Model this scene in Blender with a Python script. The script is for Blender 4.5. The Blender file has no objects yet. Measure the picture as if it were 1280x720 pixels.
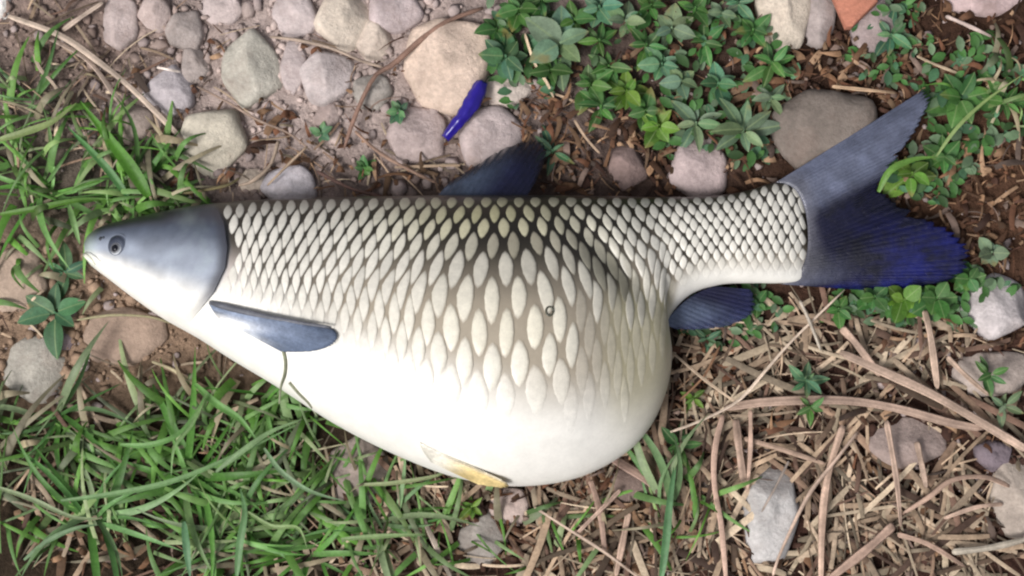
import bpy, math, random
import numpy as np
from mathutils import Vector, Matrix, noise

random.seed(7)
rng = np.random.default_rng(11)
scene = bpy.context.scene
R = math.radians

# ------------------------------------------------------------------ camera
THETA = R(6.0)            # tilt from straight down
DIST = 1.5                # metres to the point looked at
VIEW_W = 0.832            # metres across the picture there
ZT = 0.03
cam_d = bpy.data.cameras.new("camera")
cam_d.sensor_width = 36.0
cam_d.lens = 36.0 * DIST / VIEW_W
cam_d.clip_start = 0.05
cam_d.clip_end = 500.0
cam = bpy.data.objects.new("camera", cam_d)
scene.collection.objects.link(cam)
CAM = np.array([0.0, -DIST * math.sin(THETA), ZT + DIST * math.cos(THETA)])
cam.location = CAM
cam.rotation_euler = (THETA, 0, 0)
scene.camera = cam

# ------------------------------------------------------------------ daylight
SUN_ELEV, SUN_AZ = R(54), R(230)          # azimuth clockwise from +Y: light comes from lower left of the frame
world = bpy.data.worlds.new("World")
scene.world = world
world.use_nodes = True
wn, wl = world.node_tree.nodes, world.node_tree.links
wn.clear()
sky = wn.new("ShaderNodeTexSky")
sky.sky_type = 'NISHITA'
sky.sun_disc = False
sky.sun_elevation = SUN_ELEV
sky.sun_rotation = SUN_AZ
sky.dust_density = 6.0
sky.air_density = 1.0
sky.ozone_density = 0.6
hs = wn.new("ShaderNodeHueSaturation")
hs.inputs["Saturation"].default_value = 0.40
bg = wn.new("ShaderNodeBackground")
bg.inputs["Strength"].default_value = 0.085
wo = wn.new("ShaderNodeOutputWorld")
wl.new(sky.outputs[0], hs.inputs["Color"])
wl.new(hs.outputs[0], bg.inputs["Color"])
wl.new(bg.outputs[0], wo.inputs["Surface"])
sun_d = bpy.data.lights.new("sun", 'SUN')
sun_d.energy = 2.4
sun_d.angle = R(18)
sun_d.color = (1.0, 0.975, 0.955)
sun = bpy.data.objects.new("sun", sun_d)
scene.collection.objects.link(sun)
sdir = Vector((math.sin(SUN_AZ) * math.cos(SUN_ELEV), math.cos(SUN_AZ) * math.cos(SUN_ELEV), math.sin(SUN_ELEV)))
sun.rotation_euler = sdir.to_track_quat('Z', 'Y').to_euler()
scene.view_settings.view_transform = 'Standard'
scene.view_settings.look = 'None'
scene.view_settings.gamma = 1.0
scene.view_settings.use_curve_mapping = False
scene.view_settings.exposure = 0.27
scene.render.engine = 'CYCLES'
scene.cycles.use_denoising = True
scene.cycles.filter_width = 2.2
scene.cycles.max_bounces = 6

# ------------------------------------------------------------------ helpers
K = VIEW_W / 1280.0       # metres per photograph pixel at the looked-at point


def P(px, py, z):
    """point of the place seen at photograph pixel (px,py) at height z (arrays allowed)"""
    dx = (np.asarray(px, float) - 640.0) * K / DIST
    dy = -(np.asarray(py, float) - 360.0) * K / DIST
    ct, st = math.cos(THETA), math.sin(THETA)
    d = np.stack([dx + 0 * dy, st + dy * ct + 0 * dx, -ct + dy * st + 0 * dx], -1)
    t = (np.asarray(z, float) - CAM[2]) / d[..., 2]
    return CAM + d * t[..., None]


def toPx(p):
    q = np.asarray(p) - CAM
    ct, st = math.cos(THETA), math.sin(THETA)
    w = q[..., 1] * st - q[..., 2] * ct
    return 640 + q[..., 0] / w * DIST / K, 360 - (q[..., 1] * ct + q[..., 2] * st) / w * DIST / K


def lin(r, g, b):
    f = lambda c: (c / 255.0 / 12.92) if c <= 10 else ((c / 255.0 + 0.055) / 1.055) ** 2.4
    return (f(r), f(g), f(b))


def desat(c, k=0.3):
    c = np.array(c)
    return c * (1 - k) + c.mean() * k


def gz(x, y):
    a = noise.noise(Vector((x * 9, y * 9, 0.3))) * 0.006
    a += noise.noise(Vector((x * 28, y * 28, 4.3))) * 0.0032
    a += noise.noise(Vector((x * 75, y * 75, 9.1))) * 0.0016
    return a * (1.0 if abs(x) < 1 and abs(y) < 1 else 0.8)


def smooth01(t):
    t = np.clip(t, 0, 1)
    return t * t * (3 - 2 * t)


def CR(tab, u):
    """Catmull-Rom through the rows of tab at parameter u (array)"""
    tab = np.asarray(tab, float)
    u = np.clip(np.asarray(u, float), 0, len(tab) - 1 - 1e-9)
    i = np.floor(u).astype(int)
    f = u - i
    n = len(tab) - 1
    p0, p1, p2, p3 = tab[np.maximum(i - 1, 0)], tab[i], tab[np.minimum(i + 1, n)], tab[np.minimum(i + 2, n)]
    if tab.ndim == 2:
        f = f[..., None]
    return 0.5 * (2 * p1 + (p2 - p0) * f + (2 * p0 - 5 * p1 + 4 * p2 - p3) * f * f + (3 * p1 - p0 - 3 * p2 + p3) * f ** 3)


def mesh_from(name, verts, faces, cols=None, smooth=True):
    me = bpy.data.meshes.new(name)
    me.from_pydata([tuple(map(float, v)) for v in verts], [], [tuple(map(int, f)) for f in faces])
    if cols is not None:
        at = me.color_attributes.new("Col", 'FLOAT_COLOR', 'POINT')
        c = np.ones((len(verts), 4), np.float32)
        c[:, :3] = np.asarray(cols, np.float32)[:, :3]
        at.data.foreach_set("color", c.ravel())
    if smooth:
        me.polygons.foreach_set("use_smooth", [True] * len(me.polygons))
    me.update()
    return me


def link(name, me, mat=None, parent=None, loc=(0, 0, 0)):
    o = bpy.data.objects.new(name, me)
    if me is not None and mat is not None and len(me.materials) == 0:
        me.materials.append(mat)
    scene.collection.objects.link(o)
    o.location = loc
    if parent is not None:
        o.parent = parent
    return o


def tag(o, label=None, cat=None, group=None, kind=None):
    if label: o["label"] = label
    if cat: o["category"] = cat
    if group: o["group"] = group
    if kind: o["kind"] = kind
    return o


def grid_faces(nu, nv, off=0, flip=False):
    f = []
    for i in range(nu - 1):
        for j in range(nv - 1):
            a = off + i * nv + j
            q = (a, a + 1, a + nv + 1, a + nv)
            f.append(q[::-1] if flip else q)
    return f


class Batch:
    """collects many small pieces of uncountable litter into one mesh"""
    def __init__(self):
        self.v, self.f, self.c = [], [], []

    def add(self, verts, faces, col):
        o = len(self.v)
        self.v.extend(verts)
        self.f.extend([tuple(i + o for i in q) for q in faces])
        if len(np.shape(col)) == 1:
            self.c.extend([tuple(col)] * len(verts))
        else:
            self.c.extend([tuple(c) for c in col])

    def build(self, name, mat, label, cat):
        o = link(name, mesh_from(name, self.v, self.f, self.c), mat)
        return tag(o, label, cat, kind="stuff")


# ------------------------------------------------------------------ materials
def new_mat(name):
    m = bpy.data.materials.new(name)
    m.use_nodes = True
    nt = m.node_tree
    b = nt.nodes["Principled BSDF"]
    return m, nt, b


def node(nt, kind, **kw):
    n = nt.nodes.new(kind)
    for k, v in kw.items():
        if hasattr(n, k):
            setattr(n, k, v)
        else:
            n.inputs[k.replace("_", " ")].default_value = v
    return n


def mult_noise(nt, base, coord, scale, lo, hi, detail=5.0, rough=0.6):
    """base colour times a noise between lo and hi"""
    tn = node(nt, "ShaderNodeTexNoise", Scale=scale, Detail=detail, Roughness=rough)
    nt.links.new(coord, tn.inputs["Vector"])
    mr = node(nt, "ShaderNodeMapRange")
    mr.inputs["From Min"].default_value = 0.3
    mr.inputs["From Max"].default_value = 0.7
    mr.inputs["To Min"].default_value = lo
    mr.inputs["To Max"].default_value = hi
    nt.links.new(tn.outputs["Fac"], mr.inputs["Value"])
    mx = node(nt, "ShaderNodeMix", data_type='RGBA', blend_type='MULTIPLY')
    mx.inputs[0].default_value = 1.0
    nt.links.new(base, mx.inputs[6])
    nt.links.new(mr.outputs[0], mx.inputs[7])
    return mx.outputs[2]


def bump(nt, b, coord, scale, strength, dist, detail=6.0):
    tn = node(nt, "ShaderNodeTexNoise", Scale=scale, Detail=detail, Roughness=0.65)
    nt.links.new(coord, tn.inputs["Vector"])
    bp = node(nt, "ShaderNodeBump", Strength=strength, Distance=dist)
    nt.links.new(tn.outputs["Fac"], bp.inputs["Height"])
    nt.links.new(bp.outputs[0], b.inputs["Normal"])


def make_mat(name, src, rough, lo, hi, nscale, bscale=None, bstr=0.5, bdist=0.002, spec=0.4, trans=0.0, coat=0.0, coat_rough=0.2):
    m, nt, b = new_mat(name)
    co = node(nt, "ShaderNodeNewGeometry").outputs["Position"] if src == "world" else node(nt, "ShaderNodeTexCoord").outputs["Object"]
    if src == "object":
        base = node(nt, "ShaderNodeObjectInfo").outputs["Color"]
        co = node(nt, "ShaderNodeNewGeometry").outputs["Position"]
    else:
        at = node(nt, "ShaderNodeVertexColor", layer_name="Col")
        base = at.outputs["Color"]
        co = node(nt, "ShaderNodeNewGeometry").outputs["Position"]
    c = mult_noise(nt, base, co, nscale, lo, hi)
    c = mult_noise(nt, c, co, nscale * 6.3, 1 - (1 - lo) * 0.5, 1 + (hi - 1) * 0.5, 3.0)
    nt.links.new(c, b.inputs["Base Color"])
    b.inputs["Roughness"].default_value = rough
    b.inputs["Specular IOR Level"].default_value = spec
    b.inputs["Coat Weight"].default_value = coat
    b.inputs["Coat Roughness"].default_value = coat_rough
    if bscale:
        bump(nt, b, co, bscale, bstr, bdist)
    if trans > 0:
        tr = node(nt, "ShaderNodeBsdfTranslucent")
        nt.links.new(c, tr.inputs["Color"])
        mx = node(nt, "ShaderNodeMixShader")
        mx.inputs[0].default_value = trans
        out = nt.nodes["Material Output"]
        nt.links.new(b.outputs[0], mx.inputs[1])
        nt.links.new(tr.outputs[0], mx.inputs[2])
        nt.links.new(mx.outputs[0], out.inputs["Surface"])
    return m


M_SOIL = make_mat("soil", "attr", 0.95, 0.62, 1.3, 55, 320, 0.9, 0.004, 0.15)
M_STONE = make_mat("stone", "object", 0.9, 0.70, 1.20, 45, 300, 0.6, 0.003, 0.2)
M_PEBBLE = make_mat("gravel", "attr", 0.9, 0.75, 1.2, 120, 500, 0.4, 0.001, 0.2)
M_STRAW = make_mat("straw", "attr", 0.7, 0.70, 1.25, 70, 700, 0.35, 0.0008, 0.3, 0.08)
M_STRAWS = make_mat("straw_litter", "attr", 0.75, 0.65, 1.3, 80, None, spec=0.25, trans=0.08)
M_LEAF = make_mat("leaf", "object", 0.5, 0.74, 1.22, 60, 260, 0.25, 0.0015, 0.4, 0.22)
M_FOLIAGE = make_mat("weed_leaf", "object", 0.55, 0.70, 1.25, 90, 260, 0.25, 0.0015, 0.35, 0.22)
nt = M_FOLIAGE.node_tree
pb = nt.nodes["Principled BSDF"]
src = pb.inputs["Base Color"].links[0].from_socket
tc = node(nt, "ShaderNodeTexCoord"); sx = node(nt, "ShaderNodeSeparateXYZ")
nt.links.new(tc.outputs["Object"], sx.inputs[0])
ab = node(nt, "ShaderNodeMath", operation='ABSOLUTE'); nt.links.new(sx.outputs["X"], ab.inputs[0])
mr = node(nt, "ShaderNodeMapRange"); nt.links.new(ab.outputs[0], mr.inputs["Value"])
mr.inputs["From Min"].default_value = 0.008; mr.inputs["From Max"].default_value = 0.03
mr.inputs["To Min"].default_value = 0.45; mr.inputs["To Max"].default_value = 0.0
ml = node(nt, "ShaderNodeMix", data_type='RGBA'); ml.inputs[7].default_value = (*lin(150, 168, 118), 1)
nt.links.new(mr.outputs[0], ml.inputs[0]); nt.links.new(src, ml.inputs[6])
gp_ = node(nt, "ShaderNodeNewGeometry")
bn = node(nt, "ShaderNodeTexNoise", Scale=45.0, Detail=4.0); nt.links.new(gp_.outputs["Position"], bn.inputs["Vector"])
ad = node(nt, "ShaderNodeMath", operation='MULTIPLY_ADD'); ad.inputs[1].default_value = 0.22; nt.links.new(sx.outputs["Y"], ad.inputs[0]); nt.links.new(bn.outputs["Fac"], ad.inputs[2])
mb = node(nt, "ShaderNodeMapRange"); nt.links.new(ad.outputs[0], mb.inputs["Value"])
mb.inputs["From Min"].default_value = 0.74; mb.inputs["From Max"].default_value = 0.86; mb.inputs["To Max"].default_value = 0.7
mt = node(nt, "ShaderNodeMix", data_type='RGBA'); mt.inputs[7].default_value = (*lin(128, 110, 64), 1)
nt.links.new(mb.outputs[0], mt.inputs[0]); nt.links.new(ml.outputs[2], mt.inputs[6])
nt.links.new(mt.outputs[2], pb.inputs["Base Color"])
M_LEAVES = make_mat("leaf_litter", "attr", 0.55, 0.75, 1.22, 60, None, spec=0.35, trans=0.2)
M_SKIN = make_mat("fish_skin", "attr", 0.42, 0.93, 1.06, 60, 300, 0.10, 0.0006, 0.45, coat=0.18, coat_rough=0.14)
M_SCALE = make_mat("fish_scale", "attr", 0.45, 0.88, 1.10, 140, None, spec=0.45, coat=0.2, coat_rough=0.3)
M_FIN = make_mat("fin", "attr", 0.5, 0.72, 1.3, 70, 150, 0.45, 0.003, 0.25, coat=0.3, coat_rough=0.07)
nt = M_STONE.node_tree                     # soil dust caught in patches on the stones
pb = nt.nodes["Principled BSDF"]
src = pb.inputs["Base Color"].links[0].from_socket
geo = node(nt, "ShaderNodeNewGeometry")
dn = node(nt, "ShaderNodeTexNoise", Scale=26.0, Detail=7.0, Roughness=0.7)
nt.links.new(geo.outputs["Position"], dn.inputs["Vector"])
dr = node(nt, "ShaderNodeMapRange")
dr.inputs["From Min"].default_value = 0.50; dr.inputs["From Max"].default_value = 0.72
dr.inputs["To Max"].default_value = 0.40
nt.links.new(dn.outputs["Fac"], dr.inputs["Value"])
dm = node(nt, "ShaderNodeMix", data_type='RGBA')
dm.inputs[7].default_value = (*lin(132, 110, 100), 1)
nt.links.new(dr.outputs[0], dm.inputs[0]); nt.links.new(src, dm.inputs[6]); nt.links.new(dm.outputs[2], pb.inputs["Base Color"])
M_PLASTIC, nt_, b_ = new_mat("blue_plastic")
b_.inputs["Base Color"].default_value = (*lin(40, 28, 132), 1)
b_.inputs["Roughness"].default_value = 0.28
M_PUPIL, nt_, b_ = new_mat("pupil")
b_.inputs["Base Color"].default_value = (0.008, 0.009, 0.014, 1)
b_.inputs["Roughness"].default_value = 0.05
b_.inputs["Specular IOR Level"].default_value = 0.25

nt = M_FIN.node_tree                       # fin membrane lets some light through at its ends
pb = nt.nodes["Principled BSDF"]
vcn = next(n for n in nt.nodes if n.bl_idname == "ShaderNodeVertexColor")
nt.links.new(vcn.outputs["Alpha"], pb.inputs["Alpha"])

M_FIN_SOFT = M_FIN.copy()
M_FIN_SOFT.name = "pectoral_membrane"
M_FIN_SOFT.node_tree.nodes["Principled BSDF"].inputs["Coat Weight"].default_value = 0.0
M_FIN_SOFT.node_tree.nodes["Principled BSDF"].inputs["Roughness"].default_value = 0.75

# add fine streaks along the scales' height (growth lines)
nt = M_SCALE.node_tree
wv = node(nt, "ShaderNodeTexWave", Scale=260.0, Distortion=1.5, Detail=1.0)
wv.wave_type = 'BANDS'; wv.bands_direction = 'X'
geo = node(nt, "ShaderNodeNewGeometry")
nt.links.new(geo.outputs["Position"], wv.inputs["Vector"])
bp = node(nt, "ShaderNodeBump", Strength=0.12, Distance=0.0005)
nt.links.new(wv.outputs["Fac"], bp.inputs["Height"])
nt.links.new(bp.outputs[0], nt.nodes["Principled BSDF"].inputs["Normal"])

# ------------------------------------------------------------------ ground
ZONES = [  # px, py, rx, ry, soil colour; gap shade painted in under plants and straw
    (380, 100, 330, 170, lin(184, 167, 161)),
    (120, 60, 130, 90, lin(112, 92, 80)),
    (880, 110, 320, 150, lin(60, 42, 33)),
    (1150, 240, 180, 120, lin(86, 62, 48)),
    (100, 400, 190, 100, lin(150, 126, 106)),
    (60, 210, 150, 80, lin(56, 52, 36)),
    (230, 610, 300, 130, lin(56, 46, 36)),
    (690, 660, 200, 100, lin(66, 46, 38)),
    (1060, 580, 300, 170, lin(66, 46, 39)),
    (900, 440, 130, 70, lin(52, 37, 30)),
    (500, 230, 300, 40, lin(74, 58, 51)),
]
ZL = np.array([z[:4] for z in ZONES], float)
ZC = np.array([z[4] for z in ZONES], float)


def soil_col(px, py):
    px = np.asarray(px)[..., None]; py = np.asarray(py)[..., None]
    d = ((px - ZL[:, 0]) / ZL[:, 2]) ** 2 + ((py - ZL[:, 1]) / ZL[:, 3]) ** 2
    w = np.exp(-1.3 * d) + 1e-6
    return (w[..., None] * ZC).sum(-2) / w.sum(-1)[..., None]


xs = np.concatenate([-np.geomspace(60, 0.66, 26)[:-1], np.linspace(-0.62, 0.62, 330), np.geomspace(0.66, 60, 26)[1:]])
ys = np.concatenate([-np.geomspace(60, 0.46, 26)[:-1], np.linspace(-0.42, 0.42, 230), np.geomspace(0.46, 60, 26)[1:]])
gv = np.array([(x, y, gz(x, y) - 0.0015) for x in xs for y in ys])
gp = toPx(np.stack([gv[:, 0], gv[:, 1], 0 * gv[:, 2]], -1))
gc = soil_col(np.clip(gp[0], -200, 1480), np.clip(gp[1], -200, 920))
ground = link("ground", mesh_from("ground", gv, grid_faces(len(xs), len(ys), flip=True), gc), M_SOIL)
tag(ground, "mauve brown bare soil under the fish, stones and weeds", kind="structure")

# ------------------------------------------------------------------ the fish
ST = [  # top x,y   bottom x,y   half thickness mm   mid-plane height mm
    (105, 304, 106, 320, 2.5, 30), (111, 293, 114, 332, 11, 30), (129, 282, 136, 349, 19, 31), (155, 275, 166, 372, 25, 33),
    (190, 267, 205, 399, 32, 36), (230, 259, 246, 422, 37, 39), (270, 254, 290, 450, 41, 42), (320, 250, 345, 483, 45, 45),
    (400, 247, 420, 531, 50, 48), (480, 245, 495, 569, 55, 50), (560, 244, 570, 597, 59, 52), (640, 244, 645, 608, 60, 52),
    (700, 244, 720, 598, 57, 51), (745, 245, 780, 568, 51, 48), (775, 245, 815, 530, 45, 44), (795, 246, 835, 482, 39, 40),
    (812, 246, 840, 437, 34, 36), (836, 246, 835, 401, 30, 33), (866, 246, 862, 369, 27, 31), (900, 244, 900, 356, 24, 28),
    (935, 238, 940, 354, 21, 25), (970, 228, 975, 354, 16, 21), (998, 234, 1000, 350, 10, 17), (1012, 264, 1014, 334, 3, 14),
]
ST = np.array(ST, float)
UM = len(ST) - 1


def prof(v):
    return np.sqrt(np.clip(1 - np.abs(2 * v - 1) ** 2.25, 0, 1))


def body_px(u, v):
    s = CR(ST, u)
    v = np.asarray(v)
    return s[..., 0] * (1 - v) + s[..., 2] * v, s[..., 1] * (1 - v) + s[..., 3] * v, s[..., 4] / 1000, s[..., 5] / 1000


def body_pt(u, v, off=0.0):
    x, y, H, zm = body_px(u, v)
    rx = np.where(x < 610, 270, 205)
    e = ((x - 610) / rx) ** 2 + ((y - 455) / np.where(y < 455, 165, 190)) ** 2
    dome = 0.017 * smooth01(1.05 - e) 
    furrow = np.exp(-(((x - 770) * 0.69 - (y - 332) * 0.72) / 17) ** 2 - (((x - 770) * 0.72 + (y - 332) * 0.69) / 78) ** 2)
    z = zm + H * prof(v) + dome * prof(v) - 0.0075 * furrow + off
    return P(x, y, z)


GILL = np.array([(250, 264), (262, 272), (280, 280), (310, 284), (335, 281), (365, 267), (395, 243), (425, 222)], float)


def gill_x(y):
    return np.interp(y, GILL[:, 0], GILL[:, 1])


C_DARK, C_OLIVE, C_GREY, C_WHITE = np.array(lin(30, 26, 20)), np.array(lin(42, 38, 28)), np.array(lin(156, 146, 130)), np.array((0.75, 0.735, 0.69))


def mixc(a, b, t):
    t = np.asarray(t)[..., None]
    return a * (1 - t) + b * t


def skin_col(x, y, v):
    """skin colour between the scales and on the head, pigment plus painted shade"""
    c = mixc(C_OLIVE + 0 * np.asarray(x)[..., None], C_GREY, smooth01((v - 0.10) / 0.33))
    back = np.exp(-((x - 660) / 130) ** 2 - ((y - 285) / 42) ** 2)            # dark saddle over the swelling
    crease = np.exp(-(((x - 762) * 0.69 - (y - 338) * 0.72) / 27) ** 2 - (((x - 762) * 0.72 + (y - 338) * 0.69) / 82) ** 2)  # shade of the hollow behind the swelling, painted into the skin
    ped = smooth01((x - 800) / 60)
    c = mixc(c, np.array(lin(54, 50, 43)), ped * smooth01((0.85 - v) / 0.3))
    c = mixc(c, np.array(lin(54, 49, 43)), smooth01((470 - x) / 120) * smooth01((0.62 - v) / 0.2) * 0.8)
    c = mixc(c, np.array(lin(188, 178, 172)), smooth01((326 - x) / 40) * smooth01((v - 0.22) / 0.25))
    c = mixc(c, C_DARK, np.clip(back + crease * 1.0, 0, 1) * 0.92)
    vw = np.interp(x, [280, 330, 450, 620, 760, 838, 850, 1012], [0.54, 0.54, 0.62, 0.72, 0.80, 0.95, 0.82, 0.88])
    c = mixc(c, C_WHITE, smooth01((v - vw + 0.18) / 0.26))
    olive = smooth01((x - 730) / 60) * smooth01((850 - x) / 15) * smooth01((y - 340) / 50) * smooth01((585 - y) / 120)
    c = mixc(c, np.array(lin(186, 180, 146)), olive * 0.62)
    c = mixc(c, np.array(lin(40, 38, 36)), smooth01((0.035 - v) / 0.03))
    # head
    hd = mixc(np.array(lin(78, 86, 102)) + 0 * np.asarray(x)[..., None], np.array(lin(142, 150, 164)), smooth01((v - 0.10) / 0.32))
    hd = mixc(hd, C_WHITE, smooth01((v - np.interp(x, [105, 160, 230, 285], [0.42, 0.42, 0.46, 0.5])) / 0.28))
    hd = mixc(hd, np.array(lin(36, 37, 42)), smooth01((0.15 - v) / 0.12))  # shading along the top of the head, painted in
    hd = mixc(hd, np.array(lin(66, 72, 86)), smooth01((x - 190) / 60) * smooth01((0.34 - v) / 0.22) * 0.7)
    hd = mixc(hd, np.array(lin(150, 165, 150)), smooth01((128 - x) / 22) * 0.5)
    x_ = np.asarray(x, float); y_ = np.asarray(y, float)
    mott = np.array([noise.noise(Vector((a * .045, b * .045, 2.2))) + .6 * noise.noise(Vector((a * .12, b * .12, 7.7))) for a, b in zip(x_.ravel(), y_.ravel())]).reshape(x_.shape) if x_.size < 40000 and x_.min() < 300 else 0 * x_
    hd = hd * (1 + 0.32 * mott * smooth01((0.75 - v) / 0.25))[..., None]
    hd = mixc(hd, np.array(lin(126, 140, 134)), np.clip(mott, 0, 1) * 0.35 * smooth01((x_ - 190) / 50) * smooth01((0.62 - v) / 0.2))
    return mixc(hd, c, smooth01((x - gill_x(y) + 6) / 12))


NU, NV = 230, 72
uu = np.linspace(0, UM, NU)
vv = (1 - np.cos(np.linspace(0, math.pi, NV))) / 2
U, V = np.meshgrid(uu, vv, indexing='ij')
top = body_pt(U, V)
X, Y, H, ZM = body_px(U, V)
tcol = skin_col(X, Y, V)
lowv = vv[1:-1][::-1]
U2, V2 = np.meshgrid(uu, lowv, indexing='ij')
X2, Y2, H2, Z2 = body_px(U2, V2)
mid = P(X2, Y2, Z2)
mid[..., 2] = np.maximum(Z2 - 0.9 * H2 * prof(V2), 0.0)
ring = np.concatenate([top, mid], 1)
rcol = np.concatenate([tcol, np.broadcast_to(C_WHITE, mid.shape)], 1)
nr = ring.shape[1]
faces = []
for i in range(NU - 1):
    for j in range(nr):
        k = (j + 1) % nr
        faces.append((i * nr + j, (i + 1) * nr + j, (i + 1) * nr + k, i * nr + k))
faces.append(tuple(range(nr)))
faces.append(tuple(range((NU - 1) * nr, NU * nr))[::-1])
FL = P(560, 420, 0.0)
fish = link("fish", None, loc=FL)
tag(fish, "large pale carp with swollen white belly and navy fins lying on its side", "fish")
body = link("body", mesh_from("fish_body", ring.reshape(-1, 3) - FL, faces, rcol.reshape(-1, 3)), M_SKIN, fish)

# --- scales in a lattice of columns c and rows r that follows the stretched skin
PX_ = np.array([285, 400, 550, 700, 780, 850, 930, 1012], float)
PT_ = np.array([15.2, 16.8, 20.5, 21.5, 18, 15.6, 13.6, 13])
xg = np.linspace(270, 1016, 1500)
wg = np.concatenate([[0], np.cumsum(np.diff(xg) / np.interp(xg[1:], PX_, PT_))])
RX = [285, 330, 450, 620, 750, 850, 960, 1012]
RV = np.array([
    [.06, .135, .21, .29, .37, .45, .53, .61, .69, .77, .86],
    [.045, .12, .20, .28, .36, .44, .52, .60, .68, .77, .86],
    [.03, .08, .135, .20, .27, .345, .425, .505, .59, .68, .78],
    [.022, .061, .108, .169, .247, .355, .485, .60, .70, .80, .90],
    [.02, .058, .10, .147, .20, .27, .36, .46, .57, .69, .80],
    [.04, .12, .20, .28, .36, .45, .54, .63, .72, .81, .90],
    [.06, .155, .25, .345, .44, .535, .63, .725, .81, .89, .96],
    [.07, .165, .26, .355, .45, .545, .64, .735, .82, .90, .97]])
WA = [0, 300, 340, 400, 440, 480, 510, 530, 551, 573, 593, 615, 637, 659, 680, 702, 724, 746, 768, 834, 900, 2000]
WB = [0, 298, 330, 380, 415, 450, 478, 497, 517, 543, 575, 611, 647, 685, 714, 737, 757, 775, 792, 842, 902, 2000]


def lattice(c, r):
    """column/row -> body parameters u, v"""
    xt = np.interp(c, wg, xg)
    rr = np.clip(r, -0.9, 10.9)
    i = np.clip(np.floor(rr).astype(int), 0, 9)
    f = rr - i
    cols = np.stack([np.interp(xt, RX, RV[:, k]) for k in range(11)], -1)
    v = np.take_along_axis(cols, i[..., None], -1)[..., 0] * (1 - f) + np.take_along_axis(cols, (i + 1)[..., None], -1)[..., 0] * f
    v = np.clip(v, 0.008, 0.99)
    w = np.clip((v - 0.04) / 0.32, 0, 1)
    x = xt * (1 - w) + np.interp(xt, WA, WB) * w
    lo, hi = np.zeros_like(x), np.full_like(x, UM)
    for _ in range(26):
        m = (lo + hi) / 2
        bx = body_px(m, v)[0]
        lo = np.where(bx < x, m, lo)
        hi = np.where(bx < x, hi, m)
    return (lo + hi) / 2, v


def scale_col(x, y, v, rnd):
    c = np.array(lin(212, 209, 200))
    yel = math.exp(-((x - 610) / 130) ** 2 - ((y - 268) / 38) ** 2)
    c = c * (1 - yel) + np.array(lin(186, 182, 146)) * yel
    warm = math.exp(-((x - 640) / 140) ** 2 - ((y - 400) / 70) ** 2) * 0.6
    c = c * (1 - warm) + np.array(lin(214, 207, 184)) * warm
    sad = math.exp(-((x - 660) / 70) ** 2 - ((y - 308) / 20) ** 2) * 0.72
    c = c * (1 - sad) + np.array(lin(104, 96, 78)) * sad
    cr = math.exp(-(((x - 764) * 0.69 - (y - 340) * 0.72) / 25) ** 2 - (((x - 764) * 0.72 + (y - 340) * 0.69) / 78) ** 2)  # the hollow's painted shade, carried onto the scales
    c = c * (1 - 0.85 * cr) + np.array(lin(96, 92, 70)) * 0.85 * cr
    fade = float(smooth01((v - np.interp(x, [280, 450, 620, 760, 840, 1012], [.5, .55, .62, .66, .8, .84])) / 0.2))
    c = c * (1 - fade) + C_WHITE * fade
    return c * rnd * (0.55 + 0.45 * float(smooth01(v / 0.13)))  # darker toward the back edge: shading of the curve painted in


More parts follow.
